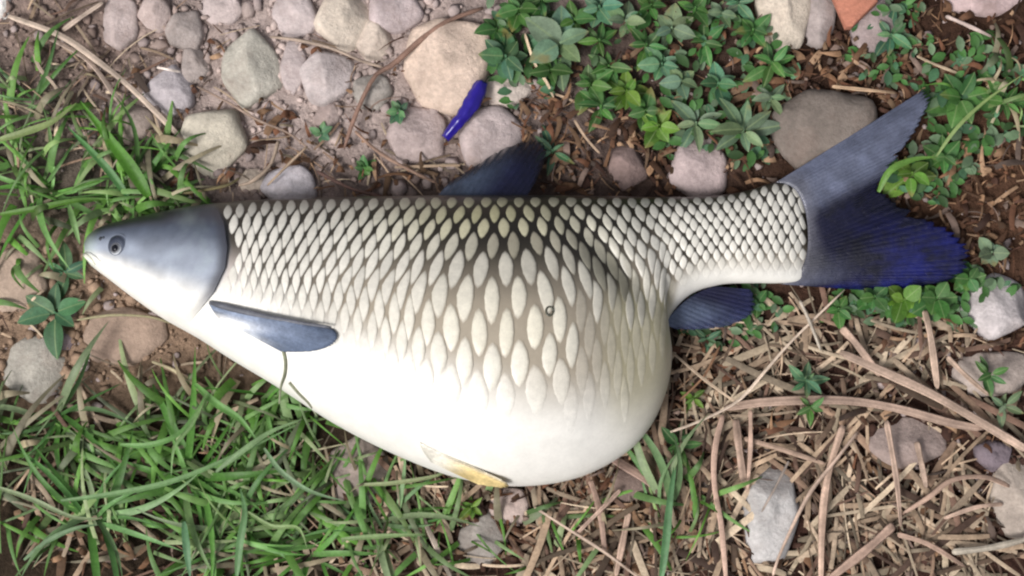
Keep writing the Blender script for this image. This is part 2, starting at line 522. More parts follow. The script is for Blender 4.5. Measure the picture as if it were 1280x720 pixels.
NE = 12
cands = []
for k in range(11):
    for j in range(0, int(wg[-1]) + 1):
        c0 = j + (0.5 if k % 2 else 0.0) + random.uniform(-0.05, 0.05)
        u0, v0 = lattice(np.array([c0]), np.array([float(k)]))
        x0, y0, _, _ = body_px(u0, v0)
        x0, y0 = float(x0[0]), float(y0[0])
        if x0 < gill_x(y0) + 9 or x0 > 1009 or v0[0] > 0.93:
            continue
        if x0 < 430 and y0 > 385 + (x0 - 270) * 0.33:
            continue
        lean = np.interp(x0, [285, 420, 560, 640, 760, 840, 950], [.10, .12, .05, 0, -.05, -.08, -0.04])
        up, dn = 0.92, 0.92
        big = math.exp(-((x0 - 640) / 95) ** 2 - ((y0 - 395) / 65) ** 2)
        saddle = math.exp(-((x0 - 640) / 150) ** 2 - ((y0 - 285) / 45) ** 2)
        wd = (0.405 - 0.115 * big - 0.08 * saddle) * random.uniform(.94, 1.05)
        hh = 0.89 - 0.22 * big - 0.17 * saddle
        if k == 0: hh *= 0.7
        lean += random.uniform(-.06, .06)
        faint = x0 > 716 and x0 < 846 and y0 > 372 + (x0 - 716) * 0.25 and k >= 5
        if v0[0] > np.interp(x0, [285, 430, 560, 700, 840, 1012], [.64, .66, .80, .76, .84, .92]):
            continue
        th = np.linspace(0, 2 * math.pi, NE, endpoint=False) + math.pi / NE * 0
        ex = np.sign(np.cos(th)) * np.abs(np.cos(th)) ** (1.32 - 0.25 * big)
        ey = np.sign(np.sin(th)) * np.abs(np.sin(th)) ** (1.30 - 0.25 * big)
        pc = [(0.0, 0.0)] + [(0.55 * a, 0.58 * b) for a, b in zip(ex, ey)] + [(0.80 * a, 0.82 * b) for a, b in zip(ex, ey)] + [(a, b) for a, b in zip(ex, ey)]
        pc = np.array(pc)
        jit = 1 + random.uniform(-0.06, 0.06)
        rr = k + pc[:, 1] * hh * jit
        cc = c0 + pc[:, 0] * wd - lean * (pc[:, 1] * hh)
        u, v = lattice(cc, rr)
        tilt = pc[:, 0] * 0.00055                       # free hind edge stands a little proud
        rad = np.hypot(pc[:, 0], pc[:, 1])
        ring_i = np.array([0] + [1] * NE + [2] * NE + [3] * NE)
        off = np.choose(ring_i, [0.0010, 0.0009, 0.00065, 0.00005]) + tilt
        vc_ = np.interp(x0, [285, 430, 560, 700, 840, 1012], [.64, .66, .80, .76, .84, .92])
        off = off * (0.35 if faint else 1 - 0.8 * float(smooth01((v0[0] - vc_ + 0.2) / 0.2)))
        pts = body_pt(u, v, off)
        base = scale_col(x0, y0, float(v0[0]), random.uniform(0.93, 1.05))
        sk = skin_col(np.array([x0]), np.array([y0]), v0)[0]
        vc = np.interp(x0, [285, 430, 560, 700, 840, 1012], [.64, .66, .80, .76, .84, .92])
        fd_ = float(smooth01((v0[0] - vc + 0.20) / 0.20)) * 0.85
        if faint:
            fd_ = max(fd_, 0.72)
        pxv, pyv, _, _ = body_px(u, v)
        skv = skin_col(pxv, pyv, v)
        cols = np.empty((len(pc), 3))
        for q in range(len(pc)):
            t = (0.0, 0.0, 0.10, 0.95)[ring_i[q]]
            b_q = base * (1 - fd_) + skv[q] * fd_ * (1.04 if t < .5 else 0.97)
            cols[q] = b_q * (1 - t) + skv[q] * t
        f = [(0, 1 + q, 1 + (q + 1) % NE) for q in range(NE)]
        for ring_ in (0, 1):
            a, b = 1 + ring_ * NE, 1 + (ring_ + 1) * NE
            f += [(a + q, b + q, b + (q + 1) % NE, a + (q + 1) % NE) for q in range(NE)]
        f = [q[::-1] for q in f]
        ppx, ppy = toPx(pts)
        area = (ppx.max() - ppx.min()) * (ppy.max() - ppy.min()) * (0.25 + abs(base.mean() - sk.mean()))
        cands.append((area, pts, f, cols))
cands.sort(key=lambda t: -t[0])
rest = Batch()
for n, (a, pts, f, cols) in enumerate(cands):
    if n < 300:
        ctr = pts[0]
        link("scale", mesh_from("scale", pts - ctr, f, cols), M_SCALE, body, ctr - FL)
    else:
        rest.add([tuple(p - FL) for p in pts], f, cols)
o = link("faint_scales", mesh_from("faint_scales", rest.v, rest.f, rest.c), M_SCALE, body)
o["kind"] = "stuff"
print("scales", len(cands))


def find_uv(px, py):
    """body parameters under a photograph pixel"""
    px = np.asarray(px, float); py = np.asarray(py, float)
    v = np.full_like(px, 0.5)
    for _ in range(14):
        lo, hi = np.zeros_like(px), np.full_like(px, UM)
        for _ in range(24):
            m = (lo + hi) / 2
            bx = body_px(m, v)[0]
            lo = np.where(bx < px, m, lo); hi = np.where(bx < px, hi, m)
        s = CR(ST, lo)
        v = np.clip((py - s[..., 1]) / (s[..., 3] - s[..., 1]), 0.004, 0.996)
    return lo, v


def on_body(px, py, off=0.0):
    u, v = find_uv(px, py)
    return body_pt(u, v, off)


# --- gill cover: a plate over the cheek with a dark hind rim
ny, nx = 34, 26
gy = np.linspace(262, 404, ny)
GX = np.empty((ny, nx)); GY = np.empty((ny, nx)); GO = np.empty((ny, nx)); GC = np.empty((ny, nx, 3))
for i, y in enumerate(gy):
    x1 = gill_x(y)
    x0 = 172 + 22 * ((y - 330) / 72) ** 2
    for j in range(nx):
        t = 1 - (1 - j / (nx - 2)) ** 1.6 if j < nx - 1 else 1.0
        GX[i, j] = x0 + (x1 - x0) * t + (2.0 if j == nx - 1 else 0)
        GY[i, j] = y
        edge = min(1, (i / 5), ((ny - 1 - i) / 5))
        GO[i, j] = 0.0002 + 0.0034 * smooth01(t / 0.95) * edge + 0.0011 * edge * math.exp(-((t - 0.30 - 0.0015 * (y - 330)) / 0.07) ** 2) + 0.0008 * edge * math.exp(-((t - 0.62) / 0.12) ** 2)
        if j == nx - 1: GO[i, j] = -0.001
u, v = find_uv(GX, GY)
GP = body_pt(u, v, GO)
GC = skin_col(np.minimum(GX, gill_x(GY) - 12), GY, v)
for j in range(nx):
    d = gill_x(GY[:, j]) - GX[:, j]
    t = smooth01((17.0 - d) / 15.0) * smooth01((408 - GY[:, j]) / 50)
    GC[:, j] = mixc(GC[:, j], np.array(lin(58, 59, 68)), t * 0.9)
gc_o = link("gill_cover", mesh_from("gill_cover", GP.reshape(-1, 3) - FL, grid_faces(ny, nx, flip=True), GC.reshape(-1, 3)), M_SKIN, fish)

# --- eye
ec = on_body(146, 311)
eu, ev = find_uv(146, 311)
du = body_pt(eu + 0.05, ev) - body_pt(eu - 0.05, ev); dv = body_pt(eu, ev + 0.02) - body_pt(eu, ev - 0.02)
en = np.cross(dv, du); en /= np.linalg.norm(en)
if en[2] < 0: en = -en
e1 = du / np.linalg.norm(du); e2 = np.cross(en, e1)


def dome_mesh(name, r0, r1, h0, h1, cols, n=28, rings=7, squash=1.0, sh=(0, 0)):
    vs, cs = [], []
    for a in range(rings):
        t = a / (rings - 1)
        r = r0 + (r1 - r0) * t
        h = h0 + (h1 - h0) * (1 - math.cos(t * math.pi)) / 2
        for b in range(n):
            p = b / n * 2 * math.pi
            vs.append((ec - FL) + e1 * (r * math.cos(p) + sh[0]) + e2 * (r * math.sin(p) * squash + sh[1]) + en * h)
            cs.append(cols(t, p))
    f = []
    for a in range(rings - 1):
        for b in range(n):
            c = (b + 1) % n
            f.append((a * n + b, a * n + c, (a + 1) * n + c, (a + 1) * n + b))
    f.append(tuple((rings - 1) * n + b for b in range(n)))
    return mesh_from(name, vs, f, cs)


eye = link("eye", dome_mesh("eye", 0.0098, 0.0050, -0.0012, 0.0016, lambda t, p: mixc(np.array(lin(120, 128, 144)), np.array(lin(38, 44, 60)), min(1, t * 2.2) * (0.75 + 0.25 * math.cos(p - 2.2))), sh=(-0.0012, 0.0026)), M_SKIN, fish)
link("iris", dome_mesh("iris", 0.0050, 0.0040, 0.0014, 0.0030, lambda t, p: np.array(lin(196, 200, 206)) if t < 0.8 else np.array(lin(90, 92, 98))), M_SKIN, eye)
link("pupil", dome_mesh("pupil", 0.0043, 0.0008, 0.0024, 0.0042, lambda t, p: (0.01, 0.01, 0.012)), M_PUPIL, eye)


# --- mouth and nostril
def tube(pts, radii, n=8, flat=1.0, up=(0, 0, 1)):
    pts = np.asarray(pts, float)
    vs, fs = [], []
    for i, p in enumerate(pts):
        d = pts[min(i + 1, len(pts) - 1)] - pts[max(i - 1, 0)]
        d /= np.linalg.norm(d) + 1e-12
        s = np.cross(d, up); s /= np.linalg.norm(s) + 1e-12
        w = np.cross(s, d)
        for k in range(n):
            a = 2 * math.pi * k / n
            vs.append(p + s * math.cos(a) * radii[i] + w * math.sin(a) * radii[i] * flat)
    for i in range(len(pts) - 1):
        for k in range(n):
            b = (k + 1) % n
            fs.append((i * n + k, i * n + b, (i + 1) * n + b, (i + 1) * n + k))
    fs.append(tuple(range(n))[::-1])
    fs.append(tuple(range((len(pts) - 1) * n, len(pts) * n)))
    return vs, fs


lipx = np.array([106.5, 110, 114, 119]); lipy = np.array([318.5, 321, 325, 331])
lp = on_body(lipx, lipy, 0.0006)
vs, fs = tube(lp - FL, [0.0020, 0.0026, 0.0022, 0.0008], 10)
link("lip", mesh_from("lip", vs, fs, [lin(222, 222, 206)] * len(vs)), M_SKIN, fish)
mx_ = on_body(np.array([107.5, 113, 120, 126]), np.array([315, 316.5, 321, 327]), 0.0004)
vs, fs = tube(mx_ - FL, [0.0005, 0.0007, 0.0005, 0.0002], 8)
link("mouth_crease", mesh_from("mouth_crease", vs, fs, [lin(168, 170, 168)] * len(vs)), M_SKIN, fish)


for nxp, nyp, rr_ in ((126, 298.5, .0016), (129.5, 297, .0011)):
    nb = on_body(np.array([nxp]), np.array([nyp]), 0.0)[0] - FL
    vs, fs = tube([nb - np.array([0, 0, .001]), nb + np.array([0, 0, .0002]), nb + np.array([0, .0002, .0007])], [rr_, rr_ * 1.1, rr_ * .5], 8)
    link("nostril", mesh_from("nostril", vs, fs, [lin(52, 56, 64)] * len(vs)), M_SKIN, fish)


# --- fins
def fin(name, basep, tipp, colf, parent, ns=60, nt_=22, ridge=0.0007, rays=18, ragged=0.03, arch=0.0, seed=1, fold=0.0, thin=0.35, splits=0):
    """grid between a base line and a tip line, both (px,py,z mm), ridged by its rays"""
    rg = np.random.default_rng(seed)
    basep = np.array(basep, float); tipp = np.array(tipp, float)
    s = np.linspace(0, 1, ns)
    B = CR(basep, s * (len(basep) - 1)); T = CR(tipp, s * (len(tipp) - 1))
    rag = 1 - ragged * np.abs(np.sin(s * rays * math.pi)) - rg.uniform(0, ragged, ns)
    for _ in range(splits):                       # torn places between rays
        p0 = rg.uniform(0.05, 0.95)
        rag = rag - rg.uniform(.03, .10) * np.exp(-((s - p0) / rg.uniform(.004, .012)) ** 2)
    t = np.linspace(0, 1, nt_)
    Q = B[:, None] * (1 - t[None, :, None] * rag[:, None, None]) + T[:, None] * t[None, :, None] * rag[:, None, None]
    wob = np.sin(s * 7 + seed) * 1.5
    z = Q[..., 2] / 1000 + arch * np.sin(math.pi * t)[None] * np.sin(math.pi * s)[:, None]
    z = z + ridge * np.cos(s * rays * 2 * math.pi)[:, None] * (0.35 + 0.65 * t[None]) + (wob[:, None] * t[None] ** 2) / 1000
    z = z + fold * np.sin(s[:, None] * 24 + seed + 2.5 * t[None]) * (0.15 + 0.85 * t[None])
    pts = P(Q[..., 0], Q[..., 1], z)
    S, T2 = np.meshgrid(s, t, indexing='ij')
    col = colf(S, T2, Q[..., 0], Q[..., 1])
    amp = 0.06 * (0.4 + 0.6 * np.sin(S * 17 + seed) ** 2)
    col = col * (1 + amp * np.cos(S * rays * 2 * math.pi + 1.5 * np.sin(S * 23)) + 0.10 * np.sin(S * 11 + T2 * 2 + seed))[..., None]
    me = mesh_from(name, pts.reshape(-1, 3) - FL, grid_faces(ns, nt_), col.reshape(-1, 3))
    alp = np.ones((ns * nt_, 4), np.float32); alp[:, :3] = col.reshape(-1, 3)
    alp[:, 3] = (1 - thin * smooth01((T2 - 0.45) / 0.55) * (0.65 + 0.35 * np.cos(S * rays * 2 * math.pi))).ravel()
    me.color_attributes["Col"].data.foreach_set("color", alp.ravel())
    o = link(name, me, M_FIN, parent)
    md = o.modifiers.new("thick", 'SOLIDIFY'); md.thickness = 0.0006; md.offset = -1
    return o


def A(*c):
    return np.array(lin(*c))


def tail_col(S, T, x, y):
    c = mixc(A(84, 89, 108) + 0 * S[..., None], A(12, 13, 38), smooth01((S - 0.28) / 0.14))
    c = mixc(c, A(6, 11, 68), smooth01((S - 0.5) / 0.2) * smooth01((T - 0.25) / 0.5))
    nz = np.array([noise.noise(Vector((a * .018, b * .03, 1.1))) + .5 * noise.noise(Vector((a * .09, b * .12, 6.1))) for a, b in zip(x.ravel(), y.ravel())]).reshape(x.shape)  # noise for colour blotches that stand in for uneven wet gloss
    c = mixc(c, A(4, 5, 20), smooth01(nz * 2.2) * smooth01((S - 0.3) / 0.15) * 0.8)
    c = mixc(c, A(12, 22, 98), smooth01(-nz * 1.5 + 0.1) * smooth01((S - 0.5) / 0.2) * smooth01((T - 0.3) / 0.3) * 0.55)
    c = mixc(c, A(66, 69, 86), smooth01((S - 0.62) / 0.3) * smooth01((0.42 - T) / 0.35))
    c = mixc(c, A(96, 96, 104), smooth01((0.2 - T) / 0.2) * 0.6)
    return c


tail = fin("tail_fin",
    [(968, 229, 22), (978, 229, 23), (990, 234, 24), (1000, 246, 24), (1006, 262, 24), (1009, 280, 24), (1010, 298, 24), (1009, 312, 24), (1006, 325, 23), (1001, 336, 22), (994, 345, 20), (986, 351, 18), (976, 355, 16)],
    [(1157, 111, 22), (1166, 124, 24), (1153, 152, 26), (1134, 182, 27), (1117, 206, 26), (1104, 228, 20), (1114, 247, 18), (1150, 266, 20), (1192, 288, 22), (1216, 316, 22), (1208, 342, 19), (1160, 358, 14), (1094, 363, 12)],
    tail_col, fish, ns=300, nt_=30, rays=46, ragged=0.03, ridge=0.0002, seed=3, fold=0.0022, thin=0.2, splits=16)


def pec_col(S, T, x, y):
    c = mixc(A(132, 144, 166) + 0 * S[..., None], A(92, 104, 126), smooth01((T - 0.3) / 0.6))
    c = mixc(c, A(226, 226, 226), smooth01((S - 0.3) / 0.6) * smooth01((0.6 - T) / 0.45))
    c = mixc(c, A(200, 204, 210), smooth01((S - 0.8) / 0.2) * smooth01((1.0 - T) / 0.5) * 0.7)
    c = mixc(c, A(78, 80, 88), smooth01((0.16 - S) / 0.12))
    return c


def zb(px, py, off):
    return float(on_body(np.array([float(px)]), np.array([float(py)]), 0.0)[0][2]) * 1000 + off


pec_b = [(261, 379), (264, 384), (267, 389), (270, 393), (274, 397)]
pec_t = [(416, 411), (423, 419), (416, 431), (392, 439), (352, 440)]
pec = fin("pectoral_fin", [(x, y, zb(x, y, 1.2)) for x, y in pec_b], [(x, y, zb(x, y, 2.5)) for x, y in pec_t],
    pec_col, fish, ns=56, nt_=24, rays=17, ragged=0.01, arch=0.004, ridge=0.0002, seed=5, thin=0.12)
pec.data.materials[0] = M_FIN_SOFT
px_ = np.linspace(262, 414, 14); py_ = 378 + (px_ - 262) * 0.205 + 3 * np.sin((px_ - 262) / 152 * math.pi)
rp = np.array([P(x, y, (zb(x, y, 0) + 2.0 + 5.0 * math.sin((x - 262) / 152 * math.pi * 0.6)) / 1000) for x, y in zip(px_, py_)])
vs, fs = tube(rp - FL, np.interp(np.linspace(0, 1, 14), [0, 0.1, 0.6, 1], [0.0016, 0.0028, 0.0020, 0.0008]), 8, 0.7)
link("leading_ray", mesh_from("leading_ray", vs, fs, [lin(92, 94, 102)] * len(vs)), M_FIN, pec)


def dor_col(S, T, x, y):
    c = mixc(A(58, 68, 86) + 0 * S[..., None], A(16, 18, 44), smooth01((S - 0.25) / 0.4))
    return mixc(c, A(24, 22, 28), smooth01((T - 0.5) / 0.4) * 0.7)


fin("dorsal_fin", [(546, 247, 50), (566, 247, 51), (590, 247, 51), (615, 247, 51), (640, 247, 51), (658, 247, 50)],
    [(562, 228, 38), (590, 210, 34), (628, 186, 30), (668, 174, 26), (684, 184, 24), (676, 214, 28)],
    dor_col, fish, ns=110, nt_=18, rays=14, ragged=0.03, ridge=0.0003, seed=8, thin=0.75, splits=6)


def anal_col(S, T, x, y):
    c = mixc(A(76, 86, 108) + 0 * S[..., None], A(20, 21, 46), smooth01((S - 0.35) / 0.4))
    return mixc(c, A(40, 44, 84), smooth01((T - 0.4) / 0.5) * 0.6)


fin("anal_fin", [(829, 404, 34), (838, 394, 33), (850, 382, 32), (862, 372, 31), (876, 364, 29), (892, 358, 28)],
    [(846, 412, 30), (878, 412, 26), (912, 408, 22), (938, 396, 19), (946, 380, 18), (940, 362, 20)],
    anal_col, fish, ns=100, nt_=18, rays=14, ragged=0.03, ridge=0.0003, seed=12, splits=5)


def pel_col(S, T, x, y):
    return mixc(A(222, 218, 206) + 0 * S[..., None], A(206, 184, 130), smooth01((S + 0.1) / 0.6) * smooth01((T - 0.12) / 0.5))


fin("pelvic_fin", [(525, 553, zb(525, 553, 1)), (527, 559, zb(527, 559, 1)), (532, 567, zb(532, 567, 1)), (539, 577, zb(539, 577, 1))],
    [(628, 600, zb(626, 596, 3)), (637, 606, zb(632, 598, 3)), (632, 610, zb(628, 600, 0)), (600, 606, zb(598, 598, 0))],
    pel_col, fish, ns=34, nt_=20, rays=7, ragged=0.02, ridge=0.0003, arch=0.006, seed=14, thin=0.0)

# small ringed sore on the swelling
a_ = np.linspace(0, 2 * math.pi, 15)
vs, fs = tube(on_body(687 + 4.6 * np.cos(a_), 389 + 5.6 * np.sin(a_), 0.0008) - FL, [0.0008] * 15, 6)
o = link("sore", mesh_from("sore", vs, fs, [lin(78, 78, 66)] * len(vs)), M_SKIN, body)
o["label"] = "small dark ringed sore on the swollen flank"

# fish outline for keeping litter off it
OUT = np.concatenate([ST[:, 0:2], ST[::-1, 2:4]])


def in_fish(px, py, grow=0.0):
    n = len(OUT); inside = False
    j = n - 1
    for i in range(n):
        xi, yi = OUT[i]; xj, yj = OUT[j]
        if (yi > py) != (yj > py) and px < (xj - xi) * (py - yi) / (yj - yi) + xi:
            inside = not inside
        j = i
    return inside


# ------------------------------------------------------------------ stones
def stone_mesh(name, rx, ry, h, rot, seed, sides=None, taper=(0, 0)):
    rg = np.random.default_rng(seed)
    nth, nrg = 40, 13
    n = sides or rg.integers(5, 8)
    ang = np.sort((np.arange(n) + rg.uniform(-0.28, 0.28, n)) / n * 2 * math.pi + rg.uniform(0, 6))
    dst = rg.uniform(0.84, 1.02, n)
    th = np.linspace(0, 2 * math.pi, nth, endpoint=False)
    c = np.cos(th[:, None] - ang[None])
    r = np.where(c > 0.05, dst / np.maximum(c, 0.05), 9)
    pw = 16.0
    rad = (np.sum(np.minimum(r, 9) ** -pw, 1)) ** (-1 / pw)          # rounded polygon
    rad = np.minimum(rad, 1.18)
    vs = [(0, 0, h)]
    ph = np.linspace(0, 1, nrg)[1:]
    cr, sr = math.cos(rot), math.sin(rot)
    tip = rg.uniform(-0.22, 0.22, 2)
    fac = rg.normal(0, 1, (5, 3)); fac[:, 2] = np.abs(fac[:, 2]) + 1.2
    fac /= np.linalg.norm(fac, axis=1)[:, None]
    fd = rg.uniform(0.70, 0.96, 5)
    for a in ph:
        lam = a * 1.25 * math.pi / 2
        q = math.sin(min(lam, math.pi / 2)) ** 0.8 * (1 if lam < math.pi / 2 else math.cos(lam - math.pi / 2) ** 0.5)
        zz = math.copysign(abs(math.cos(lam)) ** 0.7, math.cos(lam))
        for k in range(nth):
            p = np.array([rad[k] * q * math.cos(th[k]), rad[k] * q * math.sin(th[k]), zz])
            for fn, d in zip(fac, fd):
                e = p @ fn - d
                if e > 0 and p[2] > 0.1:
                    p = p - fn * e * 0.85
            x, y = p[0] * rx, p[1] * ry
            x *= 1 + taper[0] * p[1]; y *= 1 + taper[1] * p[0]
            z = p[2] * h * (1 + tip[0] * p[0] + tip[1] * p[1])
            nz = noise.noise(Vector((x * 60 + seed, y * 60, z * 60))) * 0.05 * min(rx, ry)
            vs.append((x * cr - y * sr + nz, x * sr + y * cr + nz, z + nz * 0.6))
    fs = [(0, 1 + k, 1 + (k + 1) % nth) for k in range(nth)]
    for i in range(len(ph) - 1):
        for k in range(nth):
            b = (k + 1) % nth
            fs.append((1 + i * nth + k, 1 + (i + 1) * nth + k, 1 + (i + 1) * nth + b, 1 + i * nth + b))
    return mesh_from(name, vs, fs)


G_ST = "stones bedded in the soil around the fish"
STONES = [  # x0,x1,y0,y1, rot deg, colour, label, height factor, (taper)
    (278, 350, 38, 129, 8, (186, 180, 166), "pale greenish grey stone with a pointed lower end, dark gap on its right", .5, (-.22, 0)),
    (374, 438, 66, 126, 0, (194, 180, 178), "lilac grey blocky stone between the greenish grey stone and the long bent root", .5, (.1, 0)),
    (397, 462, -14, 60, 0, (206, 190, 172), "cream rounded stone at the top edge above the small egg-shaped stone", .5, (-.1, 0)),
    (448, 488, 23, 76, -8, (200, 182, 166), "small egg-shaped cream stone touching the rounded one at the top edge", .6, (-.1, 0)),
    (462, 524, -24, 41, 0, (190, 172, 172), "mauve stone tapering downward at the top edge left of the big tan stone", .4, (-.3, 0)),
    (340, 396, -14, 48, 0, (190, 174, 172), "flat mauve slab at the top edge above the lilac grey blocky stone", .3, (0, 0)),
    (501, 614, 20, 138, 28, (208, 182, 162), "largest tan stone above the blue plastic strip", .45, (-.1, .1)),
    (602, 663, 90, 132, 0, (200, 184, 172), "small pale oval stone at the upper end of the blue plastic strip", .5, (0, .05)),
    (576, 652, 130, 207, 10, (186, 168, 166), "mauve grey stone right of the blue strip and above the dorsal fin", .45, (.05, 0)),
    (488, 556, 132, 206, 20, (178, 158, 154), "dusky mauve stone at the lower left of the blue plastic strip", .4, (0, 0)),
    (182, 242, 82, 141, 30, (182, 172, 176), "lilac angular stone crossed by the end of the long pale straw", .4, (-.2, 0)),
    (222, 304, 140, 214, -6, (198, 188, 168), "cream block with a flat right face, right of the grass above the head", .5, (.1, 0)),
    (326, 394, 207, 254, 0, (196, 188, 194), "flat lilac white slab touching the fish's back behind its head", .45, (0, .05)),
    (297, 331, 209, 239, 0, (188, 170, 152), "small beige stone left of the flat lilac white slab", .5, (0, 0)),
    (127, 172, -14, 62, 10, (186, 168, 164), "tall mauve slab at the top edge near the left corner", .35, (-.2, 0)),
    (206, 252, 12, 60, 0, (172, 158, 152), "grey round stone between two mauve ones, near the upper left edge", .5, (0, 0)),
    (250, 302, -14, 27, 0, (190, 172, 168), "mauve stone cut by the top edge above the greenish grey stone", .4, (0, 0)),
    (172, 212, -8, 38, 0, (180, 160, 154), "dull mauve stone right of the tall slab at the top edge", .4, (0, 0)),
    (224, 260, 55, 102, 0, (166, 152, 146), "narrow grey stone left of the pale greenish grey stone", .5, (0, 0)),
    (349, 380, 50, 112, 6, (180, 164, 162), "narrow mauve stone squeezed beside the lilac grey blocky stone", .35, (0, 0)),
    (763, 806, 180, 234, 28, (140, 116, 110), "brownish mauve oval stone standing just above the middle of the back", .5, (0, 0)),
    (842, 908, 168, 248, 14, (188, 166, 164), "pinkish stone half covered by a weed rosette, above the rear back", .45, (0, 0)),
    (968, 1094, 108, 222, -20, (122, 110, 101), "large grey brown stone behind the upper tail lobe", .35, (0, 0)),
    (952, 1011, -34, 63, 2, (206, 190, 170), "long smooth cream stone pointing down from the top edge", .6, (.08, 0)),
    (1004, 1045, -30, 62, 12, (160, 146, 142), "grey mauve long stone beside the smooth cream one at the top edge", .5, (0, 0)),
    (1068, 1128, -10, 66, 0, (158, 140, 138), "dull mauve stone right of the orange shard", .4, (0, 0)),
    (1180, 1284, -44, 18, -4, (194, 166, 164), "pink slab cut by the top edge near the right corner", .3, (0, 0)),
    (1206, 1284, 348, 422, 20, (190, 180, 180), "pale grey stone at the right edge beside the round-leaved weeds", .5, (0, 0)),
    (930, 999, 582, 697, 6, (184, 180, 178), "tall pale grey stone in the straw with a dry stem across it", .62, (-.06, 0)),
    (1242, 1300, 574, 670, 0, (178, 162, 148), "beige stone at the right edge in the straw", .45, (0, 0)),
    (1224, 1266, 550, 588, 0, (118, 104, 112), "dark purple grey stone above the beige one at the right edge", .5, (0, 0)),
    (612, 662, 610, 657, 0, (192, 168, 158), "pinkish stone directly under the lowest point of the belly", .4, (0, 0)),
    (418, 478, 543, 626, 10, (152, 136, 126), "mauve brown stone in the grass below the front of the belly", .4, (0, 0)),
    (2, 78, 420, 500, 0, (164, 158, 146), "greyish flat stone at the left edge below the head", .25, (0, 0)),
    (-20, 52, 308, 388, 0, (170, 146, 126), "tan earthy clod at the left edge in front of the snout", .2, (0, 0)),
    (62, 90, 412, 437, 30, (164, 144, 150), "small lilac pebble between the flat stone and the chin", .5, (0, 0)),
    (100, 204, 384, 452, -15, (164, 138, 118), "broad tan clod of earth under the chin", .18, (0, 0)),
    (1186, 1290, 438, 494, 0, (168, 152, 142), "grey beige stone under straw at the right edge", .3, (0, 0)),
    (1086, 1184, 524, 584, -10, (160, 140, 132), "flat mauve stone under crossing straws at the lower right", .25, (0, 0)),
    (574, 628, 648, 706, 0, (150, 142, 134), "dull grey stone among grass near the bottom edge", .3, (0, 0)),
    (-18, 9, -14, 22, 0, (240, 236, 230), "white stone cut by the upper left corner", .4, (0, 0)),
    (142, 186, 130, 176, 0, (178, 158, 146), "dusty pink stone behind the bright broad grass blade", .35, (0, 0)),
    (392, 424, 128, 168, 0, (168, 148, 142), "small dull mauve stone below the lilac grey blocky stone", .35, (0, 0)),
    (440, 488, 90, 134, 0, (158, 150, 142), "small grey green stone inside the bend of the long root", .35, (0, 0)),
    (760, 812, 584, 628, 0, (138, 116, 106), "brown mauve stone right of the belly's lowest curve", .25, (0, 0)),
]
for i, (x0, x1, y0, y1, rot, col, lab, hf, tp) in enumerate(STONES):
    cx, cy = (x0 + x1) / 2, (y0 + y1) / 2
    c = P(cx, cy, 0.006)
    rx, ry = (x1 - x0) / 2 * K * 1.13, (y1 - y0) / 2 * K * 1.13
    h = hf * min(rx, ry) * 1.25 + 0.004
    # the axis-aligned box already holds the turn, so only a mild twist is applied
    me = stone_mesh("stone", rx, ry, h, R(-rot) * 0.35, 40 + i * 7, None, tp)
    o = link("clod" if "clod" in lab else ("pebble" if "pebble" in lab else "stone"), me, M_STONE, None, (c[0], c[1], gz(c[0], c[1]) - 0.0025))
    o.rotation_euler = (random.uniform(-.1, .1), random.uniform(-.1, .1), 0)
    cc = desat(lin(*col), .22) * 1.0
    o.color = (*cc, 1)
    tag(o, lab, "pebble" if "pebble" in lab else ("clod" if "clod" in lab else "stone"), G_ST)

SE = np.array([((a + b) / 2, (c + d) / 2, (b - a) / 2, (d - c) / 2) for a, b, c, d, *_ in STONES], float)


def on_stone(px, py):
    return bool((((px - SE[:, 0]) / SE[:, 2]) ** 2 + ((py - SE[:, 1]) / SE[:, 3]) ** 2 < 0.95).any())


# orange shard
c = P(1062, 4, 0.012)
vs = []
sh = [(-30, 26), (-6, -34), (2, -33), (34, -2), (30, 30)]
for zz, k_ in ((0.002, 1.0), (0.011, 0.97), (0.0125, 0.9)):
    vs += [(x * K * k_, y * K * k_, zz + 0.00018 * x * (zz > 0.005)) for x, y in sh]
n5 = len(sh)
fs = [tuple(range(n5))[::-1], tuple(range(2 * n5, 3 * n5))]
for a in (0, 1):
    fs += [(a * n5 + k, a * n5 + (k + 1) % n5, (a + 1) * n5 + (k + 1) % n5, (a + 1) * n5 + k) for k in range(n5)]
o = link("brick_shard", mesh_from("brick_shard", vs, fs, smooth=False), M_STONE, None, (c[0], c[1], 0.006))
o.color = (*[a * 0.75 for a in lin(196, 132, 110)], 1)
tag(o, "orange red pointed brick shard at the top edge between mauve stones", "shard")

# blue plastic strip: a curled sliver
sp = np.array([(602, 103), (596, 118), (587, 134), (577, 148), (566, 161), (557, 173)], float)
w = np.array([7, 9.5, 9, 7, 6.5, 4.5]) * K
pts, col_ = [], []
t = np.linspace(0, 5, 26)
cp = CR(sp, t); cw = CR(w, t)
zc = 0.017 + 0.007 * np.sin(t / 5 * math.pi)
wp = P(cp[:, 0], cp[:, 1], zc)
o0 = wp[12] * np.array([1, 1, 0])
vs = []
nc = 9
for i in range(26):
    d = wp[min(i + 1, 25)] - wp[max(i - 1, 0)]; d /= np.linalg.norm(d)
    s = np.cross(d, (0, 0, 1)); s /= np.linalg.norm(s)
    for j in range(nc):
        a = (j / (nc - 1) - 0.5) * 2
        cr_ = 0.0022 * noise.noise(Vector((i * .33, j * .5, 3.1))) + 0.0012 * abs(noise.noise(Vector((i * .8, j * 1.1, 8.1))))
        vs.append(wp[i] + s * (a + 0.18 * noise.noise(Vector((i * .5, a, 1.7)))) * cw[i] + np.array([0, 0, 0.0052 * (1 - abs(a)) + cr_]) - o0)
o = link("plastic_strip", mesh_from("plastic_strip", vs, grid_faces(26, nc, flip=True)), M_PLASTIC, None, o0)
